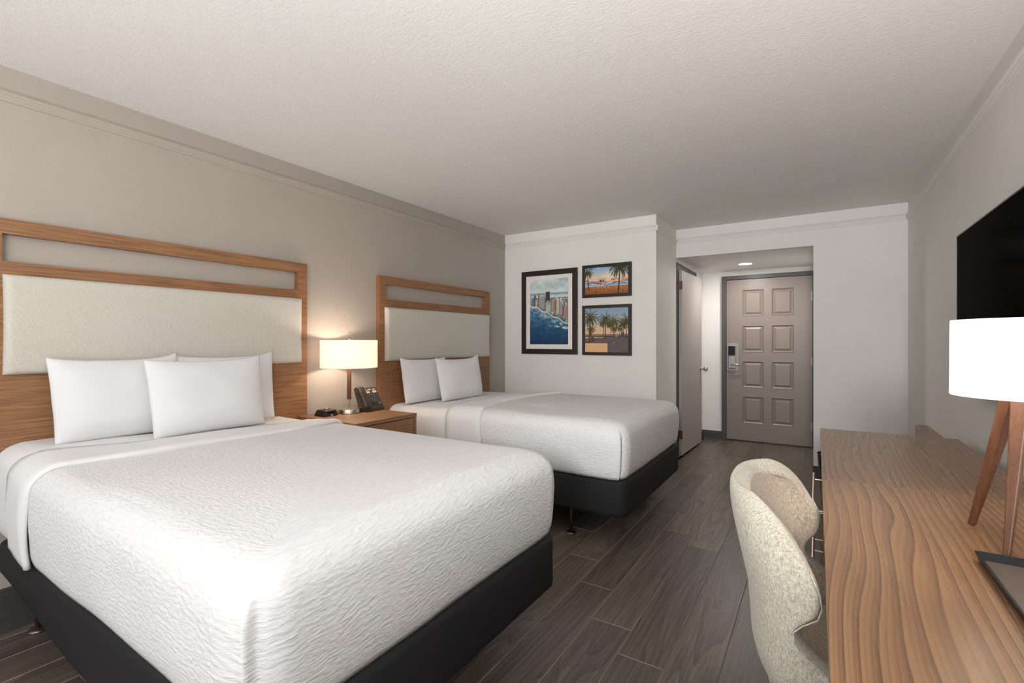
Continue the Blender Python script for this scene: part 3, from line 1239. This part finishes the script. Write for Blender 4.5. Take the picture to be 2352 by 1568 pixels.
# bedside alarm / charging block
ck = thing('alarm_clock', 'small black tapered clock block with a top knob on the nightstand', 'clock', (-2.775, 2.052, NZ))
bm = new()
cx, cy = -2.775, 2.052
rings = []
for hw, z in ((.054, NZ + .001), (.055, NZ + .006), (.045, NZ + .036), (.042, NZ + .040)):
    rings.append([(cx - hw, cy - hw, z), (cx + hw, cy - hw, z), (cx + hw, cy + hw, z), (cx - hw, cy + hw, z)])
loft(bm, rings)
obj('body', bm, M['black'], ck, bevel=.004)
bm = new()
lathe(bm, cx, cy, [(.012, NZ + .040), (.013, NZ + .042), (.013, NZ + .049), (.011, NZ + .051)], 20)
obj('knob', bm, M['nickel'], ck)
bx('display', cx + .047, cx + .0515, cy - .03, cy + .03, NZ + .012, NZ + .030, M['lens'], ck)
bx('port', cx + .0525, cx + .0555, cy - .006, cy + .008, NZ + .004, NZ + .010, M['white_plastic'], ck)

# ------------------------------------------------------------------ framed pictures


def srgb2lin(a):
    a = np.clip(a, 0, 1)
    return np.where(a <= .04045, a / 12.92, ((a + .055) / 1.055) ** 2.4)


class Paint:
    def __init__(s, w, h, seed=1):
        s.w, s.h = w, h
        s.a = np.zeros((h, w, 3))
        s.y, s.x = np.mgrid[0:h, 0:w]
        s.u = (s.x + .5) / w
        s.v = (s.y + .5) / h         # 0 = top
        s.r = np.random.RandomState(seed)

    def grad(s, stops, mask=None):
        ps = [p for p, c in stops]
        cs = np.array([c for p, c in stops]) / 255.
        col = np.stack([np.interp(s.v, ps, cs[:, k]) for k in range(3)], -1)
        if mask is None:
            s.a[:] = col
        else:
            s.a[mask] = col[mask]

    def fill(s, mask, c, al=1.):
        c = np.array(c) / 255.
        if isinstance(al, np.ndarray):
            m = (mask * al)[..., None]
        else:
            m = (mask.astype(float) * al)[..., None]
        s.a = s.a * (1 - m) + c * m

    def rect(s, u0, u1, v0, v1, c, al=1.):
        s.fill((s.u >= u0) & (s.u < u1) & (s.v >= v0) & (s.v < v1), c, al)

    def line(s, p, q, wd, c, al=1.):
        asp = s.w / s.h
        px, py = p[0] * asp, p[1]
        qx, qy = q[0] * asp, q[1]
        X, Y = s.u * asp, s.v
        dx, dy = qx - px, qy - py
        L = dx * dx + dy * dy + 1e-12
        t = np.clip(((X - px) * dx + (Y - py) * dy) / L, 0, 1)
        d = np.hypot(X - px - t * dx, Y - py - t * dy)
        s.fill(d < wd, c, al)

    def noise(s, sx, sy, oct=4):
        out = np.zeros((s.h, s.w))
        amp = 1.
        tot = 0
        for o in range(oct):
            gx, gy = int(sx * 2 ** o) + 2, int(sy * 2 ** o) + 2
            g = s.r.rand(gy, gx)
            fx_ = s.u * (gx - 1.001)
            fy_ = s.v * (gy - 1.001)
            ix, iy = fx_.astype(int), fy_.astype(int)
            tx, ty = fx_ - ix, fy_ - iy
            tx = tx * tx * (3 - 2 * tx); ty = ty * ty * (3 - 2 * ty)
            v = g[iy, ix] * (1 - tx) * (1 - ty) + g[iy, ix + 1] * tx * (1 - ty) + g[iy + 1, ix] * (1 - tx) * ty + g[iy + 1, ix + 1] * tx * ty
            out += v * amp
            tot += amp
            amp *= .55
        return out / tot

    def palm(s, u, vtop, vbot, lean, rad, c_leaf, c_trunk, tw=.008, n=15):
        asp = s.w / s.h
        prev = (u + lean, vbot)
        for k in range(1, 9):
            t = k / 8
            cur = (u + lean * (1 - t) ** 2, vbot + (vtop - vbot) * t)
            s.line(prev, cur, tw * (1.25 - .45 * t), c_trunk)
            prev = cur
        for k in range(n):
            a = -PI / 2 + (k / (n - 1) - .5) * 2 * PI * .84 + s.r.uniform(-.12, .12)
            L = rad * s.r.uniform(.8, 1.1)
            p = np.array([u * asp, vtop])
            d = np.array([math.cos(a), math.sin(a)])
            cc = np.array(c_leaf) * s.r.uniform(.65, 1.35)
            for q in range(7):
                d = d + np.array([0, .13 + .05 * q * .5])
                d /= np.hypot(*d)
                p2 = p + d * L / 7
                s.line((p[0] / asp, p[1]), (p2[0] / asp, p2[1]), max(.004, rad * .05 * (1 - q / 9)), cc)
                for sg in (-1, 1):
                    nn = np.array([-d[1], d[0]]) * sg
                    e = p2 + (nn * .55 + d * .5 + np.array([0, .5])) * rad * .20 * (1 - q / 9)
                    s.line((p2[0] / asp, p2[1]), (e[0] / asp, e[1]), max(.0022, rad * .022), cc)
                p = p2


def print_mesh(name, P, x0, x1, z0, z1, y, parent, label):
    h, w_ = P.h, P.w
    xs = np.linspace(x0, x1, w_ + 1)
    zs = np.linspace(z1, z0, h + 1)
    X, Z = np.meshgrid(xs, zs)
    co = np.stack([X, np.full_like(X, y), Z], -1).reshape(-1, 3) - np.array(worldloc(parent))
    idx = np.arange((w_ + 1) * (h + 1)).reshape(h + 1, w_ + 1)
    q = np.stack([idx[:-1, :-1], idx[1:, :-1], idx[1:, 1:], idx[:-1, 1:]], -1).reshape(-1, 4)
    me = bpy.data.meshes.new(name)
    me.vertices.add(len(co)); me.vertices.foreach_set('co', co.ravel())
    me.loops.add(q.size); me.loops.foreach_set('vertex_index', q.ravel())
    me.polygons.add(len(q)); me.polygons.foreach_set('loop_start', np.arange(len(q)) * 4)
    me.update(calc_edges=True)
    at = me.attributes.new('ink', 'FLOAT_COLOR', 'CORNER')
    c = srgb2lin(P.a).reshape(-1, 3)
    c = np.concatenate([c, np.ones((len(c), 1))], 1)
    at.data.foreach_set('color', np.repeat(c, 4, 0).ravel())
    me.materials.append(M['print'])
    o = bpy.data.objects.new(name, me)
    COL.objects.link(o)
    o.parent = parent
    o['label'] = label
    return o


def frame(x0, x1, z0, z1, fw, label, depth=.026):
    p = thing('framed_picture', label, 'picture', ((x0 + x1) / 2, YP - depth / 2, z0), 'framed coastal pictures')
    bm = new()
    ya, yb = YP - depth, YP - .001
    o_ = [(x0, z0), (x1, z0), (x1, z1), (x0, z1)]
    i_ = [(x0 + fw, z0 + fw), (x1 - fw, z0 + fw), (x1 - fw, z1 - fw), (x0 + fw, z1 - fw)]
    A = [bm.verts.new((x, ya, z)) for x, z in o_]
    B = [bm.verts.new((x, ya, z)) for x, z in i_]
    C_ = [bm.verts.new((x, yb, z)) for x, z in o_]
    D = [bm.verts.new((x, ya + .012, z)) for x, z in i_]
    for k in range(4):
        j = (k + 1) % 4
        bm.faces.new((A[k], A[j], B[j], B[k]))
        bm.faces.new((A[j], A[k], C_[k], C_[j]))
        bm.faces.new((B[k], B[j], D[j], D[k]))
    bm.faces.new(C_)
    obj('frame', bm, M['frame'], p, bevel=.0015)
    return p, (x0 + fw, x1 - fw, z0 + fw, z1 - fw, ya + .011)


# 1: aerial coast
p1, (a0, a1, b0, b1, yf) = frame(-2.732, -2.070, 1.122, 2.012, .054, 'tall framed picture of a city shoreline with off-white mat')
bm = new()
box(bm, a0, a1, yf, yf + .003, b0, b1)
obj('mat_board', bm, M['mat'], p1)
P = Paint(170, 258, 3)
P.grad([(0, (214, 222, 222)), (.10, (178, 200, 202)), (.18, (206, 216, 216)), (.26, (196, 208, 214)), (.40, (150, 170, 186)), (1, (30, 66, 98))])
cl = P.noise(4, 6)
P.fill((P.v < .16), (96, 138, 142), np.clip((cl - .46) * 3.2, 0, .85) * np.exp(-((P.u - .62) / .38) ** 2))
P.fill(P.v < .22, (240, 244, 242), np.clip((P.noise(5, 9) - .5) * 2.2, 0, .5))
P.rect(0, 1, .205, .25, (168, 184, 196), .6)
P.fill((P.v > .215) & (P.v < .24 + .01 * np.sin(P.u * 20)), (112, 138, 154), .6)
P.fill((P.v > .25) & (P.v < .30), (206, 214, 220), .7)
# land
shore = .375 + .30 * P.u ** 1.15 + .012 * np.sin(P.u * 23)
land = (P.v > .285) & (P.v < shore)
P.fill(land, (128, 132, 126))
P.fill(land, (70, 84, 66), np.clip((P.noise(26, 40, 3) - .5) * 5, 0, .9))
P.fill(land, (214, 212, 206), np.clip((P.noise(34, 50, 2) - .56) * 6, 0, .9))
# ocean
sea = P.v > shore + .035
P.grad([(.38, (120, 160, 182)), (.55, (78, 124, 154)), (.75, (42, 86, 122)), (1, (24, 56, 88))], sea)
wv = P.noise(16, 46, 4)
P.fill(sea, (22, 54, 86), np.clip((wv - .48) * 3.0, 0, .6))
P.fill(sea, (150, 186, 206), np.clip((P.noise(18, 60, 3) - .60) * 3, 0, .4) * (1.1 - P.v))
band = np.clip(1 - np.abs(P.v - shore - .035) / .02, 0, 1)
P.fill(P.v > shore, (226, 216, 198), np.clip(1 - np.abs(P.v - shore - .022) / .018, 0, 1))
P.fill(P.v > shore, (238, 240, 238), np.clip((P.noise(14, 20, 3) - .30) * 2, 0, 1) * np.clip(1 - np.abs(P.v - shore - .075) / (.085 - .05 * P.u), 0, 1))
P.fill(sea, (232, 238, 240), np.clip((P.noise(12, 24, 3) - .42) * 3, 0, 1) * np.exp(-((P.v - .73 - .10 * (P.u - .7)) / .016) ** 2) * (P.u > .5))
P.fill((P.v > shore - .012) & (P.v < shore + .004), (52, 66, 48), np.clip(P.noise(30, 30, 2) * 1.6 - .2, 0, 1))
bl = [(.005, .05, .245, .385, (186, 190, 194)), (.06, .10, .27, .40, (150, 158, 168)), (.105, .165, .24, .41, (98, 112, 132)), (.15, .20, .31, .415, (196, 198, 198)), (.215, .265, .21, .42, (166, 152, 132)), (.26, .30, .27, .43, (200, 198, 192)), (.28, .42, .25, .445, (190, 192, 192)), (.425, .53, .195, .36, (74, 76, 82)), (.43, .57, .36, .50, (206, 206, 202)), (.45, .51, .33, .40, (188, 188, 186)), (.58, .64, .33, .49, (180, 176, 168)), (.63, .70, .325, .50, (178, 128, 104)), (.70, .78, .305, .54, (216, 214, 208)), (.78, .85, .33, .56, (200, 200, 196)), (.80, .86, .30, .36, (226, 224, 220)), (.84, .90, .42, .57, (176, 112, 92)), (.89, .955, .44, .60, (150, 158, 160)), (.95, 1.0, .41, .62, (204, 140, 132))]
for u0, u1, v0, v1, c in bl:
    P.rect(u0, u1, v0, v1, c)
    nb = max(2, int((u1 - u0) / .016))
    for k in range(nb):
        uu = u0 + (u1 - u0) * (k + .25) / nb
        P.rect(uu, uu + (u1 - u0) / nb * .45, v0 + .012, v1, tuple(x * .55 for x in c), .75)
    P.rect(u0 + (u1 - u0) * .78, u1, v0, v1, tuple(x * .45 for x in c), .5)
print_mesh('print', P, -2.630, -2.174, 1.225, 1.917, yf - .0008, p1, 'aerial photograph of a city beach, high-rises and blue sea')

# 2: beach hut
p2, (a0, a1, b0, b1, yf) = frame(-2.014, -1.503, 1.695, 2.022, .030, 'framed picture of a beach hut between palms, above another')
P = Paint(230, 140, 5)
P.grad([(0, (138, 172, 206)), (.18, (176, 192, 206)), (.36, (226, 202, 176)), (.52, (240, 184, 132)), (.565, (206, 160, 150)), (.567, (74, 108, 156)), (.66, (120, 150, 190)), (.70, (196, 204, 212)), (.705, (190, 128, 82)), (1, (146, 86, 44))])
cl = P.noise(8, 10)
P.fill((P.v > .40) & (P.v < .56), (134, 104, 122), np.clip((cl - .5) * 5, 0, .8) * (P.v > .44))
P.fill((P.v < .5), (250, 226, 200), np.clip((P.noise(6, 5) - .5) * 2, 0, .6))
P.fill((P.v > .57) & (P.v < .70), (222, 226, 230), np.clip((P.noise(9, 60, 2) - .52) * 6, 0, .9))
P.fill(P.v > .70, (96, 54, 26), np.clip((P.noise(60, 40, 3) - .5) * 3, 0, .6))
for u in (.34, .37, .44, .47):
    P.line((u + .0, .60), (u + (-.06 if u < .36 else .02 if u < .4 else .03 if u < .45 else .08), .76), .008, (214, 196, 190))
P.rect(.335, .465, .46, .60, (196, 160, 150)); P.rect(.35, .39, .47, .56, (70, 62, 66)); P.rect(.41, .45, .47, .55, (92, 98, 112)); P.rect(.33, .40, .58, .66, (188, 112, 70))
P.line((.44, .64), (.54, .72), .012, (110, 84, 90))
P.line((.30, .45), (.40, .40), .016, (214, 172, 170)); P.line((.40, .40), (.49, .45), .016, (206, 160, 160)); P.rect(.31, .48, .435, .462, (206, 164, 162))
P.palm(.06, .16, .82, .03, .26, (58, 66, 38), (62, 46, 40), .016, 17)
P.palm(.80, .02, .98, -.03, .42, (66, 74, 40), (64, 48, 42), .022, 19)
P.palm(1.02, -.03, .7, .0, .30, (74, 80, 44), (64, 48, 42), .01, 13)
print_mesh('print', P, a0, a1, b0, b1, yf, p2, 'photograph of a beach hut and palms at sunset')
bm = new()
tube(bm, [(-1.757, YP - .012, 1.697), (-1.757, YP - .012, 1.688)], .004, 8)
obj('hook', bm, M['steel'], p2)

# 3: palms in a park
p3, (a0, a1, b0, b1, yf) = frame(-2.014, -1.503, 1.119, 1.617, .030, 'framed square picture of a row of palms, below the beach hut')
P = Paint(190, 184, 9)
P.grad([(0, (136, 160, 184)), (.2, (150, 168, 184)), (.42, (206, 186, 160)), (.585, (232, 186, 132)), (.59, (112, 124, 144)), (.63, (132, 134, 148)), (.635, (150, 104, 76)), (.66, (126, 94, 78)), (.67, (100, 88, 86)), (1, (94, 90, 92))])
P.fill(P.v > .66, (72, 64, 62), np.clip((P.noise(8, 20, 3) - .48) * 3, 0, .7) * (P.v < .80))
P.fill(P.v > .66, (130, 120, 116), np.clip((P.noise(20, 30, 3) - .58) * 4, 0, .7))
P.rect(0, .38, .625, .645, (92, 66, 54), .8); P.rect(.3, 1, .625, .66, (62, 56, 60), .8)
P.fill((P.v > .655) & (P.v < .675 - .03 * (P.u - .3)) & (P.u < .45), (204, 178, 158), .9)
for u, vt, vb, ln, rd, tw in ((.12, .20, .78, -.02, .22, .022), (.14, .46, .74, .03, .13, .012), (.48, .26, .70, .0, .19, .011), (.44, .34, .66, .0, .12, .007), (.67, .30, .69, .01, .17, .010), (.60, .38, .65, .0, .10, .006), (.67, .46, .68, .0, .10, .006), (.88, .36, .66, .01, .15, .009), (.95, .30, .68, .0, .18, .010), (.80, .46, .66, .0, .09, .006)):
    P.palm(u, vt, vb, ln, rd, (78, 74, 44), (84, 66, 52), tw, 17)
P.rect(.83, .90, .55, .66, (72, 70, 92)); P.rect(.70, .78, .61, .66, (128, 124, 140), .8)
P.rect(.17, .21, .66, .76, (78, 58, 50))
P.rect(0, .525, .80, 1, (226, 180, 132)); P.rect(0, .525, .80, .806, (240, 206, 166))
print_mesh('print', P, a0, a1, b0, b1, yf, p3, 'photograph of palms along a beach promenade at dusk')

# ------------------------------------------------------------------ desk + dresser (dresser unit beyond, desk nearer)
TZ = .757
SEAM = 2.088
dr = thing('dresser', 'walnut dresser with steel bar handles at the far end of the desk', 'dresser', (.32, 2.69, 0))
bx('top', .015, .607, SEAM + .001, 3.290, TZ - .030, TZ, M['walnut'], dr, bevel=.0012)
bx('side_panel', .019, .600, SEAM + .004, SEAM + .026, 0, TZ - .030, M['walnut'], dr, bevel=.001)
bx('side_panel', .019, .600, 3.262, 3.284, 0, TZ - .030, M['walnut'], dr, bevel=.001)
bx('back', .588, .600, SEAM + .026, 3.262, .05, TZ - .030, M['walnut'], dr)
bx('plinth', .06, .588, SEAM + .026, 3.262, 0, .06, M['black'], dr)
yc = (SEAM + 3.29) / 2
for z0, z1, hz in ((.447, .724, .530), (.268, .443, .357), (.064, .264, .215)):
    dwr = bx('drawer', .026, .50, SEAM + .029, 3.259, z0, z1, M['walnut'], dr, bevel=.001)
    bm = new()
    tube(bm, [(-.016, yc - .385, hz), (-.016, yc + .435, hz)], .0062, 12)
    for yy in (yc - .25, yc + .30):
        tube(bm, [(-.016, yy, hz), (.026, yy, hz)], .0045, 10)
    obj('bar_handle', bm, M['nickel'], dwr)

dk = thing('desk', 'walnut desk top with open knee space, holding the tripod lamp and tray', 'desk', (.31, 1.1, 0))
bx('top', .015, .607, .20, SEAM, TZ - .030, TZ, M['walnut'], dk, bevel=.0012)
bx('side_panel', .03, .600, .215, .240, 0, TZ - .030, M['walnut'], dk, bevel=.001)
bx('modesty_panel', .570, .588, .240, SEAM - .002, .25, TZ - .030, M['walnut'], dk)

# ------------------------------------------------------------------ desk lamp
TX, TY = .432, 1.668
tl = thing('tripod_lamp', 'lit white drum shade lamp on reddish tripod legs on the desk', 'lamp', (TX, TY, TZ))


def leg(fx_, fy_, label=None):
    d = Vector((fx_ - TX, fy_ - TY, 0)).normalized()
    side = Vector((-d.y, d.x, 0))
    top = Vector((TX, TY, 1.19)) + d * .012
    bot = Vector((fx_, fy_, TZ + .001))
    rings = []
    for t in (0, .3, .65, 1):
        c = bot + (top - bot) * t
        a = .0065 + .012 * t
        b = .0075 + .0085 * t
        q = []
        for k, (i, j) in enumerate(((-1, -1), (1, -1), (1, 1), (-1, 1))):
            q.append(tuple(c + side * a * i + d * b * j))
        rings.append(q)
    bm = new()
    loft(bm, rings)
    return obj('leg', bm, M['redwood'], tl, bevel=.003)


leg(.355, 1.775)
leg(.372, 1.558)
leg(.560, 1.672)
bm = new()
lathe(bm, TX, TY, [(.022, 1.125), (.026, 1.128), (.026, 1.18), (.015, 1.186)], 20)
obj('hub', bm, M['redwood'], tl)
bm = new()
S0, S1, RR = 1.118, 1.310, .139
lathe(bm, TX, TY, [(RR, S0), (RR + .001, S0 + .002), (RR, S1 - .002), (RR - .001, S1), (RR - .004, S1), (RR - .004, S0), (RR, S0)], 80, False, False)
auto_smooth(obj('lamp_shade', bm, M['shade_cool'], tl, merge=True, label='white fabric drum shade, brightly lit'))
bm = new()
for a in (.3, .3 + 2 * PI / 3, .3 + 4 * PI / 3):
    tube(bm, [(TX, TY, 1.19), (TX + (RR - .004) * math.cos(a), TY + (RR - .004) * math.sin(a), 1.20)], .002, 6)
lathe(bm, TX, TY, [(.014, 1.185), (.016, 1.21), (.014, 1.225)], 16)
obj('socket', bm, M['nickel'], tl)
bulb('tripod_bulb', (TX, TY, 1.235), 9, (1, .90, .78), .035)

# tray
tr = thing('tray', 'black rimmed rectangular tray on the desk in front of the tripod lamp', 'tray', (.44, 1.24, TZ))
bm = new()
X0, X1, Y0, Y1 = .302, .575, .985, 1.491


def rrect(d, z):
    return [(X0 + d, Y0 + d, z), (X1 - d, Y0 + d, z), (X1 - d, Y1 - d, z), (X0 + d, Y1 - d, z)]


loft(bm, [rrect(.012, TZ + .001), rrect(.006, TZ + .004), rrect(0, TZ + .021), rrect(.001, TZ + .023), rrect(.005, TZ + .023), rrect(.012, TZ + .006), rrect(.016, TZ + .006)], True, False)
obj('rim', bm, M['tray'], tr, bevel=.001)
bx('inlay', X0 + .014, X1 - .014, Y0 + .014, Y1 - .014, TZ + .003, TZ + .0072, M['tray_in'], tr, label='tray bottom with a painted brownish reflection')

# ------------------------------------------------------------------ television
tv = thing('television', 'large flat black television mounted on the white wall', 'television', (.60, 2.50, 1.034))
bx('screen', .577, .583, 1.853, 3.147, 1.048, 1.764, M['tv'], tv)
bm = new()
box(bm, .580, .605, 1.845, 3.155, 1.034, 1.770)
obj('housing', bm, M['black'], tv, bevel=.002)
bm = new()
box(bm, .576, .582, 1.845, 3.155, 1.034, 1.048)
box(bm, .576, .582, 1.845, 3.155, 1.764, 1.770)
box(bm, .576, .582, 1.845, 1.853, 1.048, 1.764)
box(bm, .576, .582, 3.147, 3.155, 1.048, 1.764)
obj('bezel', bm, M['black'], tv)
bx('wall_mount', .605, .6545, 2.30, 2.70, 1.22, 1.60, M['steel'], tv)

# ------------------------------------------------------------------ luggage bench + bin beyond the dresser
lb = thing('luggage_bench', 'wooden luggage bench with raised back board against the right wall', 'bench', (.37, 3.86, 0))
bx('back_board', .585, .653, 3.33, 4.40, .02, .668, M['walnut'], lb, bevel=.002)
bx('seat', .14, .583, 3.34, 4.36, .40, .44, M['walnut'], lb, bevel=.003)
for x in (.16, .545):
    for y in (3.37, 4.30):
        bx('leg', x, x + .035, y, y + .035, 0, .40, M['walnut'], lb)
bn = thing('wastebasket', 'black round wastebasket on the floor beyond the dresser', 'bin', (.115, 4.56, 0))
bm = new()
cx, cy = .125, 4.56
lathe(bm, cx, cy, [(.095, .002), (.10, .006), (.124, .36), (.128, .365), (.124, .368), (.119, .36), (.095, .012)], 40, True, True)
auto_smooth(obj('bucket', bm, M['lens'], bn))

# ------------------------------------------------------------------ desk chair
CY = 1.482
ch = thing('desk_chair', 'cream tweed wing-back chair tucked under the walnut desk', 'chair', (.08, CY, 0))
tab = [(.902, -.196, .205, -.150), (.888, -.203, .238, -.098), (.85, -.200, .268, -.056), (.80, -.190, .282, -.027), (.765, -.182, .287, -.010), (.725, -.173, .289, .007),
       (.695, -.166, .290, .011), (.67, -.160, .290, .003), (.65, -.157, .290, -.022), (.63, -.155, .290, -.040), (.605, -.153, .290, -.038), (.58, -.151, .290, -.012),
       (.55, -.150, .289, .035), (.52, -.147, .288, .085), (.48, -.137, .286, .160), (.445, -.115, .280, .23), (.41, -.070, .268, .28), (.39, -.010, .25, .31)]
MS = 41


def ucurve(xb, wd, xf, m=MS, grow=0.):
    rc = min(.150, .35)
    dense = []
    K = 240
    if xf > xb + rc:
        L = xf - xb - rc
        for k in range(40):
            dense.append((xf - L * k / 40, CY - wd - grow))
    for k in range(K + 1):
        a = -PI / 2 + PI * k / K
        ca, sa = math.cos(a), math.sin(a)
        x = xb + rc - (rc + grow) * abs(ca) ** (2 / 2.5)
        y = CY + math.copysign((wd + grow) * abs(sa) ** (2 / 2.5), sa)
        if x <= xf + 1e-6:
            dense.append((x, y))
    if xf > xb + rc:
        for k in range(1, 41):
            dense.append((xb + rc + L * k / 40, CY + wd + grow))
    s = [0]
    for p, q in zip(dense[:-1], dense[1:]):
        s.append(s[-1] + math.hypot(p[0] - q[0], p[1] - q[1]))
    out = []
    for i in range(m):
        t = s[-1] * i / (m - 1)
        j = max(k for k in range(len(s)) if s[k] <= t + 1e-9)
        j = min(j, len(s) - 2)
        f = (t - s[j]) / max(1e-9, s[j + 1] - s[j])
        out.append((dense[j][0] + (dense[j + 1][0] - dense[j][0]) * f, dense[j][1] + (dense[j + 1][1] - dense[j][1]) * f))
    return out


bm = new()
rows_ = []
for z, xb, wd, xf in tab:
    rows_.append([(x, y, z) for x, y in ucurve(xb, wd, xf)])
G = loft(bm, rows_, False, False, closed=False)
shell = obj('backrest', bm, [M['chair_out'], M['chair_in']], ch, smooth=True, label='cream tweed shell with taupe inside')
so = shell.modifiers.new('solidify', 'SOLIDIFY')
so.thickness = .050
so.offset = -1
so.use_even_offset = True
so.material_offset = 1
so.material_offset_rim = 0
sb = shell.modifiers.new('subsurf', 'SUBSURF')
sb.levels = sb.render_levels = 2
# piping along the outer rim
def lerp(a, b, t):
    return tuple(p + (q - p) * t for p, q in zip(a, b))


for e, n_ in ((0, 1), (-1, -2)):
    bm = new()
    tube(bm, [lerp(rows_[j][e], rows_[j][n_], .12) for j in range(len(rows_) - 1, 3, -1)], .0016, 6)
    obj('piping', bm, M['chair_out'], ch, smooth=True)
bm = new()
rings = []
for d, z in ((.04, .392), (.008, .398), (0, .42), (0, .455), (.010, .475), (.035, .488), (.10, .494)):
    r = []
    for i in range(48):
        a = 2 * PI * i / 48
        hx, hy = .235 - d, .225 - d
        r.append((.125 + hx * math.copysign(abs(math.cos(a)) ** .5, math.cos(a)), CY + hy * math.copysign(abs(math.sin(a)) ** .5, math.sin(a)), z))
    rings.append(r)
loft(bm, rings)
obj('seat', bm, M['chair_in'], ch, smooth=True, label='taupe tweed seat cushion')
for sx, sy in ((-1, -1), (1, -1), (1, 1), (-1, 1)):
    bm = new()
    tube(bm, [(.11 + sx * .21, CY + sy * .21, .001), (.11 + sx * .15, CY + sy * .15, .40)], [.011, .017], 14)
    obj('leg', bm, M['redwood'], ch, smooth=True)
